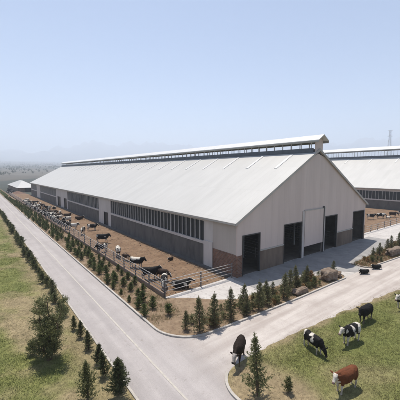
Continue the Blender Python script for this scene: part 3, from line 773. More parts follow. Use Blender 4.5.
def cow_mesh(pose, pattern, seed, voxel=.024, head_yaw=0):
    mb = MB(); dz = -.52 if pose == 'lying' else 0
    X_, Y_, Z_ = np.eye(3)
    trunk = [(-.99,1.16,.12,.10), (-.93,1.10,.25,.20), (-.78,1.07,.335,.275), (-.6,1.045,.345,.30), (-.32,1.0,.375,.345), (0,.965,.41,.375), (.28,.975,.415,.355),
             (.52,1.01,.40,.30), (.72,1.05,.35,.245), (.86,1.09,.27,.19), (.95,1.12,.18,.13)]
    loft(mb, [((x, 0, z+dz), Z_*h, Y_*w_) for x, z, h, w_ in trunk], 18, 2.4)
    # backbone and hip bones
    loft(mb, [((-.9,0,1.32+dz), Z_*.05, Y_*.08), ((-.3,0,1.345+dz), Z_*.05, Y_*.07), (( .3,0,1.36+dz), Z_*.05, Y_*.06), ((.6,0,1.39+dz), Z_*.05, Y_*.055), ((.75,0,1.35+dz), Z_*.04, Y_*.05)], 8)
    for s in (-1, 1):
        loft(mb, [((-.62, s*.20, 1.30+dz), X_*.09, Y_*.05), ((-.60, s*.25, 1.24+dz), X_*.12, Y_*.06), ((-.60, s*.26, 1.1+dz), X_*.05, Y_*.03)], 8)
    # neck and head
    if pose == 'graze': n0 = np.array([.80,0,1.10]); n1 = np.array([1.24,0,.74]); hd = np.array([.34,0,-.68])
    elif pose == 'reach': n0 = np.array([.80,0,1.12]); n1 = np.array([1.26,0,1.06]); hd = np.array([.50,0,-.66])
    elif pose == 'lying': n0 = np.array([.78,0,1.15+dz]); n1 = np.array([1.12,0,1.42+dz]); hd = np.array([.80,0,-.35])
    else: n0 = np.array([.78,0,1.15]); n1 = np.array([1.16,0,1.38]); hd = np.array([.62,0,-.66])
    def rz(v, a): c, s = math.cos(a), math.sin(a); return np.array([c*v[0]-s*v[1], s*v[0]+c*v[1], v[2]])
    n1 = n0 + rz(n1-n0, head_yaw*.5); hd = rz(hd/np.linalg.norm(hd), head_yaw)
    nd = (n1-n0)/np.linalg.norm(n1-n0); side = rz(Y_, head_yaw*.6); nu = np.cross(nd, side)
    loft(mb, [(n0 - nd*.16, nu*.34, side*.20), (n0+nd*.10, nu*.30, side*.175), (n0+(n1-n0)*.6 - nu*.05, nu*.265, side*.14), (n1 - nu*.02, nu*.20, side*.12), (n1+nd*.06, nu*.11, side*.08)], 14)
    hs = rz(Y_, head_yaw); hu = np.cross(hd, hs)
    if hu[2] < 0 and pose != 'graze': hu = -hu
    hb = n1 - hd*.03
    loft(mb, [(hb-hd*.08, hu*.09, hs*.085), (hb, hu*.14, hs*.125), (hb+hd*.13, hu*.155, hs*.14), (hb+hd*.27, hu*.125, hs*.108),
              (hb+hd*.40, hu*.10, hs*.092), (hb+hd*.50, hu*.10, hs*.105), (hb+hd*.575, hu*.07, hs*.08)], 12)
    if pose != 'lying':      # brisket and dewlap
        loft(mb, [((.60,0,.72), X_*.16, Y_*.13), ((.78,0,.74), X_*.15, Y_*.12), ((.90,0,.84), X_*.11, Y_*.085), ((.98,0,.98), X_*.08, Y_*.06)], 10)
    back = -hd*.4 + np.array([0,0,.25])
    for s in (-1, 1):        # ears
        e0 = hb - hd*.01 + hs*s*.10 + hu*.03; ed = hs*s*.95 + np.array([0,0,.08]) - hd*.12; ed /= np.linalg.norm(ed)
        loft(mb, [(e0, hd*.045, hu*.024), (e0+ed*.09, hd*.075, hu*.026), (e0+ed*.18, hd*.068, hu*.024), (e0+ed*.26, hd*.026, hu*.016)], 8)
    # legs
    legs = []
    if pose == 'lying':
        for s in (-1, 1):
            legs.append([(.58, s*.20, .55, .19, .12), (.72, s*.24, .30, .12, .09), (.86, s*.26, .14, .075, .07)])
            legs.append([(.86, s*.26, .12, .07, .06), (.60, s*.30, .07, .055, .05), (.42, s*.31, .06, .06, .05)])
            legs.append([(-.62, s*.22, .60, .26, .13), (-.40, s*.33, .36, .22, .11), (-.25, s*.37, .18, .11, .09)])
            legs.append([(-.28, s*.38, .13, .07, .07), (-.55, s*.42, .08, .055, .055), (-.30, s*.46, .06, .05, .05)])
    else:
        ph = {'walk': (.16, -.14, -.15, .17)}.get(pose, (.05, -.05, .04, -.07))
        for s, k in ((1, 0), (-1, 1)):
            d = ph[k]
            legs.append([(.60, s*.17, 1.0, .20, .10), (.62, s*.185, .80, .155, .095), (.61+d*.2, s*.175, .63, .095, .075), (.63+d*.5, s*.165, .45, .066, .06), (.635+d*.6, s*.165, .40, .064, .06),
                         (.62+d*.8, s*.165, .24, .044, .042), (.62+d*.95, s*.165, .11, .05, .05), (.65+d, s*.17, .045, .066, .058), (.66+d, s*.17, 0, .072, .062)])
            d = ph[2+k]
            legs.append([(-.66, s*.17, 1.12, .24, .12), (-.64, s*.20, .92, .235, .12), (-.62+d*.2, s*.20, .74, .165, .10), (-.72+d*.4, s*.185, .60, .10, .07), (-.83+d*.5, s*.175, .50, .075, .055),
                         (-.83+d*.6, s*.17, .42, .06, .05), (-.81+d*.8, s*.17, .26, .046, .042), (-.79+d*.95, s*.17, .11, .05, .048), (-.75+d, s*.175, .045, .066, .056), (-.74+d, s*.175, 0, .07, .06)])
    for L_ in legs:
        loft(mb, [((x, y, z), X_*a*1.1, Y_*b_*1.16) for x, y, z, a, b_ in L_], 10)
    # udder, tail
    if pose != 'lying':
        loft(mb, [((-.46,0,.74), X_*.12, Y_*.10), ((-.47,0,.66), X_*.20, Y_*.15), ((-.48,0,.56), X_*.17, Y_*.13), ((-.48,0,.50), X_*.08, Y_*.07)], 10)
    tl = [(-.97,0,1.30,.045), (-1.04,.01,1.18,.036), (-1.06,.02,.95,.03), (-1.05,.03,.72,.03), (-1.03,.03,.58,.05), (-1.03,.03,.44,.045), (-1.02,.03,.36,.025)]
    loft(mb, [((x, y, max(z+dz, .05)), X_*q, Y_*q) for x, y, z, q in tl], 8)
    me0 = mb.mesh('cow_shape', None)
    bm = bmesh.new(); bm.from_mesh(me0); bmesh.ops.recalc_face_normals(bm, faces=bm.faces); bm.to_mesh(me0); bm.free()
    tmp = link(bpy.data.objects.new('tmp', me0))
    m1 = tmp.modifiers.new('r', 'REMESH'); m1.mode = 'VOXEL'; m1.voxel_size = voxel; m1.use_smooth_shade = True
    m2 = tmp.modifiers.new('s', 'SMOOTH'); m2.factor = .5; m2.iterations = 4
    dg = bpy.context.evaluated_depsgraph_get()
    me = bpy.data.meshes.new_from_object(tmp.evaluated_get(dg))
    bpy.data.objects.remove(tmp, do_unlink=True)
    me.name = 'cow'
    co = np.empty(len(me.vertices)*3, np.float32); me.vertices.foreach_get('co', co); co = co.reshape(-1, 3).astype(float)
    nr = np.empty(len(me.vertices)*3, np.float32); me.vertices.foreach_get('normal', nr); nr = nr.reshape(-1, 3)
    trunk_w = sstep(.45+max(dz,-.4), .75+dz, co[:,2])
    co = co + nr*(((fbm(co*5.5+seed, 3)-.5)*.05 + (fbm(co*14+seed, 2)-.5)*.014)*(.3+.7*trunk_w))[:, None]
    me.vertices.foreach_set('co', co.astype(np.float32).ravel())
    # regions
    hrel = co - hb; al = hrel @ hd
    inhead = (al > -.05) & (np.linalg.norm(hrel - np.outer(al, hd), axis=1) < .30) & (np.linalg.norm(hrel, axis=1) < .7) & (co[:,0] > .9 if abs(head_yaw) < .9 else co[:,0] > .6)
    face = inhead & (np.abs(hrel @ hs) < .15)
    ear = inhead & (np.abs(hrel @ hs) >= .135) & (al < .12)
    muz = face & (al > .46)
    frontness = np.clip(hrel @ hu, -.2, .2)
    leg = np.clip((.52-co[:,2])/.1, 0, 1) if pose != 'lying' else np.zeros(len(co))
    belly = np.clip((.70-co[:,2])/.1, 0, 1) if pose != 'lying' else np.zeros(len(co))
    udder = (pose != 'lying') * ((np.abs(co[:,0]+.47) < .24) & (co[:,2] < .66) & (co[:,2] > .44) & (np.abs(co[:,1]) < .155) & (co[:,0] > -.68))
    tuft = (co[:,0] < -.98) & (co[:,2] < .62+dz)
    hoof = (co[:,2] < .05) & (pose != 'lying')
    reg = dict(co=co, face=face, ear=ear, muz=muz, leg=leg, belly=belly, udder=udder, tuft=tuft, hoof=hoof, al=al, lat=np.abs(hrel @ hs), front=frontness)
    c = pattern(reg, seed)
    c[udder] = (.48,.32,.26); c[hoof] = (.06,.05,.04)
    nrm = fbm(co*2.3+5, 3)*.6 + fbm(co*np.array([9.,16.,5.])+2, 3)*.4
    c = c*(.6+.8*nrm)[:, None]
    dirt_shade = np.clip((.45-co[:,2])/.4, 0, 1)*.55*(.5+fbm(co*6, 2)) if pose != 'lying' else np.zeros(len(co))  # leg dirt, with the shade on the legs painted in too
    c = c*(1-dirt_shade[:, None]) + np.array([.20,.14,.09])*dirt_shade[:, None]
    at = me.attributes.new('col', 'FLOAT_COLOR', 'POINT')
    at.data.foreach_set('color', np.concatenate([c, np.ones((len(c), 1))], 1).astype(np.float32).ravel())
    me.materials.clear(); me.materials.append(M['cow']); me.materials.append(M['eye'])
    # eyes
    bm = bmesh.new(); bm.from_mesh(me)
    for s in (-1, 1):
        p = hb + hd*.16 + hs*s*.122 + hu*.04
        rr_ = bmesh.ops.create_icosphere(bm, subdivisions=2, radius=.028, matrix=Matrix.Translation(Vector(p)))
        for v in rr_['verts']:
            for f in v.link_faces: f.material_index = 1; f.smooth = True
    for v in bm.verts: v.co.x *= .93
    bm.to_mesh(me); bm.free()
    return me

WHT = np.array([.50,.46,.40]); BLK = np.array([.009,.008,.008]); BRN = np.array([.115,.040,.018]); DKB = np.array([.035,.022,.016])
def mixc(base, other, k): return base[None]*(1-k[:, None]) + other[None]*k[:, None]
def blobs(co, L_, wob, seed):
    """L_: (x, y, z, r) – y None covers both sides"""
    w_ = (fbm(co*2.6 + seed*3.1, 4)-.5)*wob + (fbm(co*22, 2)-.5)*.05
    k = np.zeros(len(co))
    for x, y, z, rr_ in L_:
        d = np.sqrt((co[:,0]-x)**2 + (0 if y is None else (co[:,1]-y)**2) + (co[:,2]-z)**2)
        k = np.maximum(k, sstep(rr_+.015, rr_-.015, d + w_))
    return k
def pat_blob(dark, white_blobs, face='blaze', legw=1.0, wob=.5, bellyw=.6):
    def f(rg, seed):
        co = rg['co']; k = blobs(co, white_blobs, wob, seed)
        k = np.maximum(k, rg['leg']*legw*(.55+.45*sstep(.35,.6,fbm(co*3+seed, 2)))); k = np.maximum(k, sstep(.35, .6, rg['belly']*bellyw + (fbm(co*4+seed, 2)-.5)*.5))
        c = mixc(dark, WHT, k)
        if face == 'white': c[rg['face']] = WHT
        elif face == 'grey': c[rg['face']] = (.36,.32,.29)
        elif face == 'black': c[rg['face'] | rg['ear']] = BLK
        elif face == 'blaze':
            c[rg['face']] = dark; c[rg['face'] & (rg['lat'] < .055)] = WHT
        c[rg['ear']] = dark; c[rg['muz']] = (.20,.13,.115) if face == 'white' else (.03,.026,.025)
        c[rg['tuft']] = WHT if legw > .5 else dark
        return c
    return f
def pat_noise(dark, thr, face='blaze'):
    def f(rg, seed):
        co = rg['co']; n = fbm(co*np.array([1.5,1.1,1.3]) + seed*7.7, 4)
        k = sstep(thr-.012, thr+.012, n); k = np.maximum(k, rg['leg']*(.4+.6*sstep(.35,.6,fbm(co*3+seed, 2))))
        c = mixc(dark, WHT, k)
        c[rg['face'] | rg['ear']] = dark
        if face == 'blaze': c[rg['face'] & (rg['lat'] < .06)] = WHT
        if face == 'white': c[rg['face']] = WHT
        c[rg['muz']] = (.05,.04,.04); c[rg['tuft']] = WHT
        return c
    return f
def place_cow(me, x, y, rz, label, group=None, sc=1.0, z=.06, cat='cow'):
    o = link(bpy.data.objects.new('cow', me)); o.location = (x, y, z); o.rotation_euler = (0, 0, R(rz)); o.scale = (sc, sc, sc)
    return tag(o, label, cat, group)
G1 = 'cows loose on the grass and road'
place_cow(cow_mesh('reach', pat_blob(DKB*.42, [], 'grey', .0, bellyw=0), 1, head_yaw=-.15), -10.15, -10.0, -148, 'dark cow with a pale face standing at the road junction, head lowered', G1, .93)
place_cow(cow_mesh('graze', pat_blob(BLK, [(.22,None,1.05,.21), (-1.0,None,1.2,.26), (-.1,None,1.4,.12)], 'black', 1), 2), -5.55, -12.35, -105, 'black cow with a white shoulder band grazing beside the cross road', G1, .84)
place_cow(cow_mesh('stand', pat_blob(BLK, [(-.75,None,1.1,.33), (.86,None,1.15,.12), (-.02,None,.85,.20), (.12,None,1.25,.13), (.55,None,.6,.22)], 'white', 1), 3), -2.6, -13.45, 172, 'white and black patched cow with a white face standing on the grass', G1, .93)
place_cow(cow_mesh('stand', pat_blob(BLK, [], 'black', .15, bellyw=0), 4, head_yaw=.25), 1.35, -12.75, 178, 'all black cow standing on the grass near the cross road', G1, .92)
place_cow(cow_mesh('stand', pat_blob(BLK, [(.9,None,1.15,.30), (-.5,None,.9,.25)], 'white', 1), 5), 6.45, -13.75, 172, 'white headed black cow cut off by the right edge of the photo', G1, .92)
place_cow(cow_mesh('stand', pat_blob(BRN, [(.1,None,.50,.17), (.9,None,.88,.13)], 'white', .85, wob=.3), 6, head_yaw=.25), -7.35, -15.4, 170, 'brown cow with a white face standing on the grass in front', G1, .88)

V = 'cows in the pen beside the barn'
vm_ = {}
vm_['bw1'] = cow_mesh('stand', pat_noise(BLK, .55), 11, .036)
vm_['bw2'] = cow_mesh('reach', pat_noise(BLK, .585), 12, .036)
vm_['white'] = cow_mesh('stand', pat_noise(BLK, .475, 'blaze'), 13, .036)
vm_['black'] = cow_mesh('walk', pat_noise(BLK, .66), 14, .036)
vm_['lie'] = cow_mesh('lying', pat_noise(BLK, .57), 15, .036)
vm_['lied'] = cow_mesh('lying', pat_noise(DKB, .72), 16, .036)
vm_['brown'] = cow_mesh('reach', pat_noise(DKB, .66), 17, .036)
vm_['graze'] = cow_mesh('graze', pat_noise(BLK, .57), 18, .036)
wf = cow_mesh('stand', pat_blob(BLK, [(.75,None,1.25,.42), (.2,None,1.45,.3), (-.5,None,1.4,.25)], 'white', .4), 19, .03, head_yaw=.3)
bl = cow_mesh('walk', pat_blob(BLK, [(.55,None,1.0,.13), (-.9,None,1.1,.12)], 'black', .3), 20, .03)
lc = cow_mesh('lying', pat_blob(BLK, [(.55,None,.5,.16), (-.8,None,.5,.16)], 'blaze', 0), 21, .03)
wb = cow_mesh('stand', pat_blob(BLK, [(-.3,None,1.5,.5), (.4,None,1.45,.3)], 'black', .9), 22, .03)
fc = cow_mesh('reach', pat_blob(BLK, [(.7,None,1.0,.3), (-.5,None,1.3,.2)], 'white', .8), 23, .03)
Z0 = .09
pen = [
 (wf,-7.4,16.5,-108,'white shouldered cow standing beside the small dark calf by the fence',1,0),
 (vm_['brown'],-7.3,14.1,-70,'small dark calf between two pale cows by the pen fence',.62,0),
 (wb,-7.5,10.4,-55,'white backed cow between the calf and the black pair near the fence',.97,0),
 (vm_['black'],-8.0,5.9,-30,'black cow behind the rails, left of a near black pair',1,0),
 (vm_['brown'],-7.0,4.9,-75,'dark brown cow turned to the camera beside the black one near the rails',.9,0),
 (fc,-8.0,2.9,-125,'black and white cow pushing its white face at the fence corner',.95,0),
 (lc,-6.75,1.75,-28,'black cow lying behind the short front fence',1,0),
 (bl,-6.4,25.8,-38,'black cow with a pale shoulder band walking alone in mid pen',1.05,0),
 (vm_['bw1'],-4.6,37.0,-35,'black and white cow standing near the barn doorway',1,0),
 (vm_['bw2'],-7.1,34.4,-118,'patched cow with head low halfway down the pen',1,0),
 (vm_['bw1'],-8.45,19.9,-170,'patched cow at the fence opposite the lone black cow',.9,0),
 (vm_['graze'],-7.0,54.0,-140,'black and white cow grazing before the dark cow that lies down',1,0),
 (vm_['lied'],-4.0,59.5,-40,'dark cow lying in mid pen behind the grazing one',1,0),
 (vm_['lied'],-2.9,52.5,-30,'dark cow lying alone close to the barn wall',1,0),
 (vm_['black'],-8.1,41.8,-120,'black cow at the fence beside a pale patched one',1,0),
 (vm_['white'],-7.3,40.3,-45,'pale patched cow at the fence beside a black one',1,0),
]
for me, x, y, rz, lb, sc, _ in pen: place_cow(me, x, y, rz, lb, V, sc, Z0)
rr = random.Random(4); keys = ['bw1','bw2','white','black','graze','brown','lie','bw2','black','brown','lied']
far = [(-8.1,45.5),(-8.0,48.3),(-6.4,49.5),(-8.3,51.0),(-6.2,58.0),(-8.2,57.2),(-5.0,62.5),(-7.6,61.5),(-8.4,64.5),(-6.8,65.5),(-5.6,67.5),(-8.2,69.0),(-7.2,72.0),
       (-8.4,75.0),(-5.2,77.5),(-6.6,79.0),(-8.0,81.5),(-4.2,74.0),(-7.4,86.5),(-6.8,89.5),(-8.2,92.0),(-7.6,95.5),(-6.0,97.0),(-7.9,104.0),(-7.0,108.0),(-7.4,46.6),(-8.5,53.4),(-7.9,55.3),(-8.6,59.6),(-7.1,59.2),(-6.1,63.6),(-7.7,67.2),(-6.9,70.4),(-8.5,72.6),(-6.1,73.4),(-7.6,77.4),(-8.5,78.8),(-7.1,83.6),(-8.3,85.2),(-6.2,84.4),(-8.4,89.0),(-7.3,99.8),(-8.3,100.6),(-5.1,90.5)]
for x, y in far:
    place_cow(vm_[rr.choice(keys)], x + rr.uniform(-.3,.3), y + rr.uniform(-.6,.6), rr.choice([180,150,-150,-40,-90,20]) + rr.uniform(-25,25),
              'cow in the far crowd strung along the pen fence', 'cows crowded in the far part of the pen', rr.uniform(.9,1.05), Z0)
for i, (k, x, y, rz, lb) in enumerate([('bw1',55.0,8.6,-50,'patched cow half hidden by the barn right corner in the second pen'), ('bw2',58.5,7.6,-40,'black cow with white patches in the second pen, next to the barn corner'),
        ('white',57.6,5.6,-110,'small pale calf before the black cow in the second pen'), ('brown',63.5,6.6,-40,'dark brown cow standing in the second pen'), ('white',68.0,6.0,-60,'pale cow at the right edge of the second pen')]):
    place_cow(vm_[k], x, y, rz, lb, 'cows in the second pen', .65 if 'calf' in lb else 1, Z0)

# ------------------------------------------------------------------ plants
def leaf_arrays(P_, D_, L_, W_, seed):
    """one pointed 4-sided leaf at each point P along D"""
    r = np.random.default_rng(seed); n = len(P_)
    D_ = D_/np.linalg.norm(D_, axis=1)[:, None]
    q = r.normal(size=(n, 3)); s = np.cross(D_, q); s /= np.linalg.norm(s, axis=1)[:, None]
    L_ = L_[:, None]; W_ = W_[:, None]
    v = np.stack([P_, P_+D_*L_*.45+s*W_, P_+D_*L_, P_+D_*L_*.45-s*W_], 1).reshape(-1, 3)
    return v, np.arange(4*n).reshape(-1, 4)
def conifer(h, rad_, nbr, seed, up=.45, leaf=.13, dens=1.0, mat='fir', power=.85, base=.05, lead=True):
    r = np.random.default_rng(seed)
    P_, D_, Vv = [], [], []; tk = MB()
    tk.tube((0,0,0), (0,0,h*.55), .022*h+.01, .013*h+.004, 7); tk.tube((0,0,h*.55), (0,0,h*.96), .013*h+.004, .004, 6)
    for i in range(nbr):
        t = (i + r.random())/nbr
        z = h*(base + (.95-base)*t)
        L_ = rad_*((1-t)**power)*r.choice([r.uniform(.35,.7), r.uniform(.75,1.0), r.uniform(.95,1.3)]) + .022*h
        if t < .12: L_ *= .6 + 3*t
        a = i*2.39996 + r.normal(0, .35); e = up*(.5+1.0*t) + r.normal(0, .12)
        d = np.array([math.cos(a)*math.cos(e), math.sin(a)*math.cos(e), math.sin(e)])
        bv = r.uniform(.2, .8)
        n = max(3, int((4 + 13*L_/rad_)*dens))
        for s in np.linspace(.12, 1, n):
            p = np.array([0,0,z]) + d*L_*s + np.array([0,0,.12*L_*s*s]) + r.normal(0, .015+.02*rad_, 3)
            for _ in range(3):
                dd = d + r.normal(0, .55, 3) + np.array([0,0,.25])
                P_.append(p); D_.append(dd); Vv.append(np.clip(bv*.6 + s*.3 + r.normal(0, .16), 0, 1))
    if lead:
        for s in np.linspace(.84, 1.04, 12):
            for _ in range(4):
                P_.append(np.array([0,0,h*s-.05])); D_.append(np.array([r.normal(0,.4), r.normal(0,.4), 1.0])); Vv.append(r.uniform(.4,.9))
    P_ = np.array(P_); n = len(P_)
    v, f = leaf_arrays(P_, np.array(D_), leaf*r.uniform(.6,1.35,n), leaf*.11*r.uniform(.7,1.4,n), seed)
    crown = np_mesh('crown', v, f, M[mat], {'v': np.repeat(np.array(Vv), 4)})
    return tk.mesh('trunk', M['bark']), crown
def plant(name, meshes, x, y, z, label, cat, group=None, sc=1.0, rz=0, sz=None, single=False):
    if single:
        o = link(bpy.data.objects.new(name, meshes[1])); o.location = (x, y, z); o.rotation_euler = (0,0,rz); o.scale = (sc, sc, sz or sc)
        return tag(o, label, cat, group)
    e = empty(name, (x, y, z), rz); e.rotation_euler = (rr.gauss(0, .045), rr.gauss(0, .045), rz); e.scale = (sc, sc, sz or sc)
    link(bpy.data.objects.new('trunk', meshes[0]), e); link(bpy.data.objects.new('crown', meshes[1]), e)
    return tag(e, label, cat, group)
rr = random.Random(11)
shr = [conifer(1.08, .47, 58, 30+i, up=.6, leaf=.13, dens=1.0, mat='shrub', power=.6, base=.03) for i in range(4)]
hed = [conifer(1.35, .64, 72, 40+i, up=.55, leaf=.145, dens=1.0, mat='hedge', power=.6, base=.03) for i in range(4)]
def row(xc, ys, meshes, name, label, group, jx=.12, s0=.8, s1=1.15, z=.07):
    for y in ys:
        if rr.random() < .05: continue
        s = rr.uniform(s0, s1)*(.72 if rr.random() < .12 else 1)
        plant(name, meshes[rr.randrange(4)], xc + rr.gauss(0, jx), y + rr.gauss(0, .16), z, label, 'shrub', group, s, rr.uniform(0, 6.28), s*rr.uniform(.85, 1.1), single=y > 60)
row(-12.04, [-1.3+1.75*i for i in range(80)], shr, 'conifer_shrub', 'small green conifer shrub in the row beside the kerb, below the pen', 'shrubs in the kerb side row', s0=.72, s1=1.0)
row(-11.1, [-.6+1.6*i for i in range(86)], shr, 'conifer_shrub', 'small green conifer shrub in the middle row of the bed, below the pen', 'shrubs in the middle row', s0=.72, s1=1.02)
row(-10.05, [3.5+1.9*i for i in range(60)], shr, 'conifer_shrub', 'small dark conifer shrub in the row next to the long pen fence', 'shrubs in the fence side row', s0=.6, s1=.85)
row(-17.5, [1.2+1.55*i for i in range(70)], hed, 'hedge_shrub', 'bushy dark evergreen shrub in the hedge row along the road left edge', 'shrubs of the road side hedge', jx=.15, s0=.66, s1=.98, z=.03)
# far continuation of the hedges
def far_hedge(xc, y0, y1, n, h, mat, seed):
    r = np.random.default_rng(seed)
    P_ = np.stack([r.normal(xc, .3, n), r.uniform(y0, y1, n), r.uniform(.05, h, n)], 1)
    D_ = r.normal(0, 1, (n, 3)) + np.array([0,0,.8])
    v, f = leaf_arrays(P_, D_, r.uniform(.3, .5, n), r.uniform(.1, .16, n), seed)
    me = np_mesh('hedge', v, f, M[mat], {'v': np.repeat(r.random(n), 4)})
    tag(link(bpy.data.objects.new('shrubbery', me)), kind='stuff')
far_hedge(-17.5, 110, 300, 6000, 1.2, 'hedge', 1); far_hedge(-11.4, 138, 300, 6000, 1.0, 'shrub', 2)

# individual bushes at the near end of the hedge
big = [conifer(2.1, .68, 80, 60+i, up=.6, leaf=.16, dens=1.15, mat='hedge', power=.8) for i in range(3)]
for i, (x, y, s, lb) in enumerate([(-17.35,-8.1,1.0,'tall spiky evergreen bush at the road edge at the bottom of the photo'), (-17.1,-7.5,.68,'smaller evergreen bush close behind the tall spiky one by the road'),
        (-17.4,-6.2,.72,'dark evergreen bush second in the hedge behind the spiky pair'), (-17.45,-4.9,.62,'rounded evergreen bush third in the hedge behind the spiky pair'),
        (-17.4,-3.0,.62,'evergreen bush in the hedge opposite the broad tree, nearer one'), (-17.45,-1.2,.58,'evergreen bush in the hedge opposite the broad tree, farther one'), (-17.5,.2,.52,'low evergreen bush just past the broad tree in the hedge')]):
    plant('evergreen_bush', big[i % 3], x, y, .03, lb, 'bush', 'bushes at the near end of the hedge', s, i*1.3)
plant('evergreen_bush', conifer(2.3, .75, 85, 71, up=.9, leaf=.17, dens=.85, mat='olive', power=.5), -18.75, -7.4, .03, 'loose grey green bush standing in the field beside the tall spiky one', 'bush', None, .9)

def broad_tree(h, wd, seed, mat, nleaf=9000):
    r = np.random.default_rng(seed); tk = MB(); tips = []
    for k in range(9):
        a = k*2.4 + r.normal(0, .3); p = Vector((r.normal(0,.08), r.normal(0,.08), 0)); rad_ = .055 if k else .08
        lean = r.uniform(.10, .5); L_ = h*r.uniform(.55, .98) if k else h*.95
        if k == 0: lean = .05
        n = 6
        for i in range(n):
            d = Vector((math.cos(a)*lean*(1-.4*i/n), math.sin(a)*lean*(1-.4*i/n), 1)).normalized()
            d += Vector(r.normal(0, .12, 3)); q = p + d*(L_/n); tk.tube(p, q, rad_*(1-.8*i/n), rad_*(1-.8*(i+1)/n), 6)
            if i >= 0:
                for _ in range(4):
                    b2 = r.uniform(0, 6.28); ll = wd*.42*r.uniform(.35, 1.0)*(1-.55*i/n)
                    e = q + Vector((math.cos(b2)*ll, math.sin(b2)*ll, ll*r.uniform(.1,.8))); tk.tube(q, e, .014, .005, 4)
                    tips.append((np.array(q), np.array(e), r.uniform(.15,.85)))
            p = q
    P_, D_, Vv = [], [], []
    for i in range(nleaf):
        q, e, bv = tips[r.integers(len(tips))]; s = r.uniform(.25, 1.1)
        p = q + (e-q)*s + r.normal(0, .10, 3); p[2] = max(p[2], .15)
        P_.append(p); D_.append((e-q)/np.linalg.norm(e-q)*.8 + r.normal(0,.6,3) + np.array([0,0,.3])); Vv.append(np.clip(bv*.7 + .2 + r.normal(0,.15), 0, 1))
    v, f = leaf_arrays(np.array(P_), np.array(D_), r.uniform(.08,.17,nleaf), r.uniform(.012,.026,nleaf), seed)
    return tk.mesh('trunk', M['bark']), np_mesh('crown', v, f, M[mat], {'v': np.repeat(np.array(Vv), 4)})
plant('broadleaf_tree', broad_tree(4.0, 2.2, 81, 'olive', 17000), -19.7, -2.55, .03, 'broad loose olive green young tree standing in the left field', 'tree', None, 1.0)

# young firs in the bed along the cross road
firs = [conifer(2.55, .70, 84, 90+i, up=.30, leaf=.14, dens=1.15, mat='fir', power=.95) for i in range(4)]
FG = 'young fir trees along the cross road'
fir_spots = [(-10.84,-5.05,.60,'small young fir at the rounded corner of the bed'), (-10.15,-5.9,1.06,'tall young fir second from the rounded corner of the bed'),
  (-8.85,-6.1,1.06,'slim tall young fir third from the rounded corner'), (-7.0,-6.0,1.0,'full young fir fourth from the rounded corner'),
  (-5.1,-5.3,.9,'dark young fir set back in the bed, behind a shorter bushy one'), (-5.55,-6.3,.72,'short bushy young fir in front of the dark set back one'),
  (-4.0,-6.3,1.0,'young fir before the doorway by the brick corner'), (-2.7,-6.2,.86,'narrow young fir between two taller ones before the first doorway'), (-1.3,-5.6,.66,'little fir set back before the first doorway'),
  (-.4,-6.2,.98,'young fir just left of the low flat stone block'), (1.3,-5.6,.92,'young fir directly behind the low flat stone block'), (2.9,-5.4,.88,'young fir at the right end of the low flat stone block'),
  (4.1,-5.7,.85,'young fir left of the orange dry bush'), (9.9,-5.6,.62,'small fir beside the large boulder at the bed end')]
for i, (x, y, s, lb) in enumerate(fir_spots):
    plant('fir_tree', firs[i % 4], x, y, .07, lb, 'tree', FG, s, i*.9)
for i, (x, y, s, lb) in enumerate([(19.8,-5.9,.62,'thin fir at the left end of the second bed'), (22.4,-5.8,.72,'thin fir second in the second bed beside the drive'), (25.0,-5.8,.8,'thin fir behind the long stone in the second bed'),
        (27.6,-5.6,.82,'fir in the second bed, right of the long stone'), (30.0,-5.8,.9,'fir at the right edge of the photo in the second bed')]):
    plant('fir_tree', firs[(i+2) % 4], x, y, .07, lb, 'tree', FG, s, i*1.7)
plant('fir_tree', conifer(3.4, .85, 105, 99, up=.42, leaf=.15, dens=1.1, mat='olive', power=.95), -11.5, -12.75, .08, 'tall pointed young fir on the bare junction corner beside the dark cow', 'tree', FG, 1.0)
plant('dry_bush', conifer(1.1, .6, 60, 101, up=.8, leaf=.15, dens=.9, mat='dry', power=.4, lead=False), 5.3, -5.5, .07, 'orange dry bush left of the large boulder', 'bush')
plant('low_bush', conifer(.9, .5, 46, 102, up=.8, leaf=.14, dens=.9, mat='olive', power=.4, lead=False), 4.6, -6.3, .07, 'low green bush under the orange dry bush', 'bush')
plant('low_bush', conifer(.8, .5, 46, 103, up=.8, leaf=.14, dens=.9, mat='shrub', power=.4, lead=False), -10.6, -2.2, .07, 'low dark bush where the shrub rows end by the fence corner', 'bush')
plant('low_bush', conifer(.8, .35, 40, 104, up=.8, leaf=.12, dens=.9, mat='olive', power=.5), -10.05, -13.6, .08, 'little green bush at the foot of the junction fir', 'bush')
plant('low_bush', conifer(.8, .5, 46, 105, up=.8, leaf=.14, dens=.9, mat='olive', power=.4, lead=False), -20.5, -1.3, .03, 'light green low bush left of the broad tree', 'bush')

scr = [conifer(.55, .42, 26, 120+i, up=.8, leaf=.12, dens=.8, mat=('dry','olive','fir')[i], power=.4, lead=False) for i in range(3)]
r = np.random.default_rng(77); k = 0
while k < 104:
    if k < 78: x, y = r.uniform(-10.5, 9.0), r.uniform(-6.6, -4.2)
    else: x, y = r.uniform(16.5, 33), r.uniform(-8.2, -4.9)
    if y < np.interp(x, [p[0] for p in U], [p[1] for p in U]) + .55 or (6 < x < 9.8 and y < -5.4) or (22.5 < x < 26.6 and y < -6) or (x < -9 and y < -5.6): continue
    i = int(r.integers(3)); s_ = r.uniform(.55, 1.15)
    plant('scrub_tuft', scr[i], x, y, .06, ('rusty dry scrub tuft', 'pale olive scrub tuft', 'dull green scrub tuft')[i] + (' among the young firs along the cross road' if k < 78 else ' in the second bed by the drive'), 'scrub',
          'scrub between the firs' if k < 78 else 'scrub in the second bed', s_, r.uniform(0, 6)); k += 1
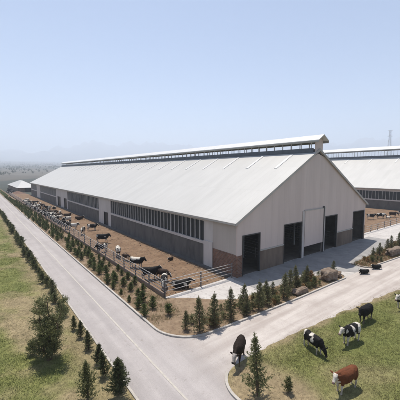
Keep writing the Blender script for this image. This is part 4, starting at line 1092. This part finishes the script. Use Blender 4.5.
# ------------------------------------------------------------------ stones, heap
def rock(name, dims, seed, x, y, rz, label, cat='stone', group=None):
    bm = bmesh.new(); bmesh.ops.create_cube(bm, size=1)
    bmesh.ops.subdivide_edges(bm, edges=bm.edges[:], cuts=13, use_grid_fill=True)
    for v in bm.verts:
        q = v.co*2; m_ = (abs(q.x)**6+abs(q.y)**6+abs(q.z)**6)**(1/6); v.co = v.co/max(m_, .3)
    co = np.array([v.co for v in bm.verts]); n = fbm(co*2.4+seed*5, 4)-.5; n2 = fbm(co*7+seed, 2)-.5
    for v, a, b_ in zip(bm.verts, n, n2):
        d = v.co.normalized(); p = v.co + d*(a*.42 + b_*.13)
        v.co = Vector((p.x*dims[0], p.y*dims[1], (p.z+.5)*dims[2]))
    me = bpy.data.meshes.new(name); bm.to_mesh(me); bm.free(); me.materials.append(M['stone'])
    o = link(bpy.data.objects.new(name, me)); o.location = (x, y, .03); o.rotation_euler = (0,0,rz)
    return tag(o, label, cat, group)
SG = 'stone blocks in the beds'
rock('stone_block', (1.8,.65,.52), 1, 2.0, -6.45, R(-3), 'low flat brown stone lying at the kerb among the firs', group=SG)
rock('stone_block', (1.75,1.1,1.15), 2, 7.6, -6.3, R(-8), 'large brown boulder at the end of the fir bed', group=SG)
rock('stone_block', (1.0,.8,.6), 3, 9.3, -6.35, R(20), 'small brown stone right of the large boulder', group=SG)
rock('stone_block', (3.6,1.1,1.0), 4, 24.6, -6.9, R(-6), 'long grey stone block in the second bed', group=SG)
clf = cow_mesh('lying', pat_blob(BLK, [], 'blaze', 0, bellyw=0), 31, .03, head_yaw=.5)
place_cow(clf, 12.75, -7.85, 150, 'small black calf lying on the pavement, nearer the large boulder', 'calves lying down', .62, .04, 'calf')
place_cow(clf, 15.75, -8.0, 145, 'small black calf lying on the pavement at the tip of the second bed', 'calves lying down', .62, .04, 'calf')
place_cow(vm_['lied'], -2.5, 10.4, -160, 'small dark calf lying on the pen soil near the barn wall', 'calves lying down', .5, .09, 'calf')
# pale clods and straw along the barn slab
r = np.random.default_rng(9); vs = []; fs = []
ico = bmesh.new(); bmesh.ops.create_icosphere(ico, subdivisions=1, radius=1); iv = np.array([v.co for v in ico.verts]); ifc = np.array([[v.index for v in f.verts] for f in ico.faces]); ico.free()
k = 0
for i in range(1400):
    y_ = 1.2 + r.random()**1.7*90; x_ = -1.25 + r.normal(0, .28) if r.random() < .55 else r.uniform(-8.8, -1)
    s = abs(r.normal(.0, .045)) + .025
    if x_ > -.85: continue
    vs.append(iv*s*np.array([1, 1, .6])*r.uniform(.6, 1.3, (12, 3)) + np.array([x_, y_, .09])); fs.append(ifc + k); k += 12
me = np_mesh('rubble', np.concatenate(vs), np.concatenate(fs), surf('pale_clods', (.28,.215,.155), (.13,.09,.06), 3, rough=.95))
tag(link(bpy.data.objects.new('rubble', me)), kind='stuff')
# reddish heap beyond the pen
X, Y = np.meshgrid(np.linspace(-4, 4, 34), np.linspace(-6, 6, 44))
Zh = 1.2*np.exp(-(X/2.2)**2-(Y/3.4)**2)*(.7+.6*fbm(np.stack([X.ravel(), Y.ravel()], 1), 4).reshape(X.shape)) - .03
idx = np.arange(X.size).reshape(X.shape); f = np.stack([idx[:-1,:-1], idx[:-1,1:], idx[1:,1:], idx[1:,:-1]], -1).reshape(-1, 4)
me = np_mesh('manure_heap', np.stack([X.ravel(), Y.ravel(), Zh.ravel()], 1), f, surf('heap_soil', (.11,.062,.045), (.16,.10,.07), 1, rough=.95, bump=.8, bscale=4, dist=.1), smooth=True)
o = link(bpy.data.objects.new('manure_heap', me)); o.location = (-4.4, 166, 0); tag(o, 'low brown heap between the tractor and the far end of the barn', 'heap')
# dark tractor at the far end
tr = tag(empty('tractor', (-7.4, 170, .03), R(-60)), 'small dark tractor parked beside the low brown heap at the far pen end', 'tractor')
mb = MB(); mb.box(-.2, 2.0, -.42, .42, .75, 1.55); mb.box(-1.4, -.2, -.55, .55, .7, 1.25); mb.build('body', M['dark'], tr, bevel=.08)
mb = MB(); mb.box(-1.35, -.1, -.75, .75, 1.25, 2.55); mb.build('cab', M['pane'], tr, bevel=.06)
mb = MB(); mb.box(-1.5, .05, -.85, .85, 2.55, 2.68); mb.build('cab_roof', M['dark'], tr, bevel=.03)
for x_, r_, w_ in ((-1.0,.85,.45), (1.5,.55,.32)):
    for s in (-1, 1):
        mb = MB(); mb.tube((x_, s*.62, r_), (x_, s*(.62+w_), r_), r_, n=24); wh = mb.build('wheel', M['rubber'], tr)
        mb = MB(); mb.tube((x_, s*(.60+w_), r_), (x_, s*(.63+w_), r_), r_*.5, n=16); mb.build('rim', M['post'], wh)
# far white roofed shed
SHX, SHY, SHR, SHW, SHL = 1.8, 206, 0, 11.1, 62
sh = tag(empty('farm_shed', (SHX, SHY, 0), SHR), 'small low shed with a white hipped roof beyond the far end of the long barn', 'shed')
mb = MB(); mb.box(-SHW/2+.5, SHW/2-.5, -SHL/2+.5, SHL/2-.5, 0, 2.55); mb.build('wall', M['conc2'], sh)
mb = MB(); a_, l_ = SHW/2, SHL/2; k_ = 5.0
mb.add([(-a_,-l_,2.5), (a_,-l_,2.5), (a_,l_,2.5), (-a_,l_,2.5), (0,-k_,6.2), (0,k_,6.2)], [(3,2,1,0), (0,1,4), (1,2,5,4), (2,3,5), (3,0,4,5)]); mb.build('roof', M['roof2'], sh)
mb = MB(); mb.box(-1.5, 1.5, -SHL/2+.42, -SHL/2+.48, .05, 2.3); mb.build('door', M['pane'], sh)
# lattice pylon
py = tag(empty('power_pylon', (0, 0, 0)), 'faint lattice power pylon standing far behind the second barn', 'pylon')
dep = 640.0; lat = dep*(387-200)/291
pxw = CAM.x + DIRX*dep + DIRY*lat; pyw = CAM.y + DIRY*dep - DIRX*lat
gz = float(terrain_h(np.array([pxw]), np.array([pyw]))[0]); py.location = (pxw, pyw, gz)
H_ = 12 + 40.5*dep/291 - gz
def hwid(z): return 5.2*(1-z/H_)**1.3 + 1.1
mb = MB(); zs = [H_*i/11*1.0 for i in range(12)]
for a, b_ in zip(zs, zs[1:]):
    ca = [(s*hwid(a), t*hwid(a), a) for s, t in ((1,1),(-1,1),(-1,-1),(1,-1))]; cb_ = [(s*hwid(b_), t*hwid(b_), b_) for s, t in ((1,1),(-1,1),(-1,-1),(1,-1))]
    for i in range(4):
        mb.tube(ca[i], cb_[i], .17, n=5); mb.tube(ca[i], cb_[(i+1) % 4], .09, n=4); mb.tube(ca[(i+1) % 4], cb_[i], .09, n=4); mb.tube(cb_[i], cb_[(i+1) % 4], .09, n=4)
mb.build('mast', M['rail'], py)
for z in (H_*.985, H_*.86):
    mb = MB(); wv_ = 5.0 if z > H_*.9 else 5.6
    for s in (-1, 1):
        u = Vector((DIRY, -DIRX, 0))*s
        for q in (-1, 1):
            mb.tube(u*1.2 + Vector((0,0,z-1.6)) , u*wv_ + Vector((0,0,z)), .13, n=5); mb.tube(u*1.2 + Vector((0,0,z+.8)), u*wv_ + Vector((0,0,z)), .18, n=5)
    mb.build('cross_arm', M['rail'], py)

# ------------------------------------------------------------------ far trees on the plain
r = np.random.default_rng(21); P_, D_, S_, Vv = [], [], [], []
def fartree(x, y, s):
    z = float(terrain_h(np.array([x]), np.array([y]))[0]); n = 34; bv = r.random()
    for _ in range(n):
        q = r.normal(0, 1, 3); q /= np.linalg.norm(q); q *= r.random()**.4
        P_.append(np.array([x, y, z+s*.55]) + q*np.array([.42,.42,.5])*s); D_.append(r.normal(0,1,3)+np.array([0,0,.3])); S_.append(s*.3); Vv.append(np.clip(bv*.6+.3*q[2]+.2, 0, 1))
for _ in range(190):           # lines and groups
    dist = 650*(4600/650)**r.random(); a = math.pi/2 - YAW + R(r.uniform(-6, 48)) if r.random() < .8 else math.pi/2 - YAW + R(r.uniform(-60, 60))
    cx, cy = CAM.x + dist*math.cos(a), CAM.y + dist*math.sin(a); la = r.uniform(0, math.pi); L_ = r.uniform(30, 90)*(1+dist/900)
    for _ in range(int(r.uniform(6, 20))):
        t = r.uniform(-L_, L_); x_, y_ = cx + math.cos(la)*t + r.normal(0, 6), cy + math.sin(la)*t + r.normal(0, 6)
        if y_ < 215 and -60 < x_ < 140: continue
        fartree(x_, y_, r.uniform(2.2, 5)*(1+dist/4000))
S_ = np.array(S_); n = len(S_)
v, f = leaf_arrays(np.array(P_), np.array(D_), S_*r.uniform(.8,1.4,n), S_*r.uniform(.25,.45,n), 5)
me = np_mesh('woods', v, f, M['wood_far'], {'v': np.repeat(np.array(Vv), 4)})
tag(link(bpy.data.objects.new('woods', me)), kind='stuff')

# ------------------------------------------------------------------ haze
mb = MB(); mb.box(CAM.x-10500, CAM.x+10500, CAM.y-10500, CAM.y+10500, -2, 760)
m = bpy.data.materials.new('haze_air'); m.use_nodes = True; nt = m.node_tree
nt.nodes.remove(nt.nodes['Principled BSDF'])
pv = N(nt, 'ShaderNodeVolumePrincipled'); pv.inputs['Density'].default_value = .00037; pv.inputs['Color'].default_value = (.81,.885,1,1); pv.inputs['Anisotropy'].default_value = .2
nt.links.new(pv.outputs[0], nt.nodes['Material Output'].inputs['Volume'])
hz_ = mb.build('haze', m); tag(hz_, kind='stuff')
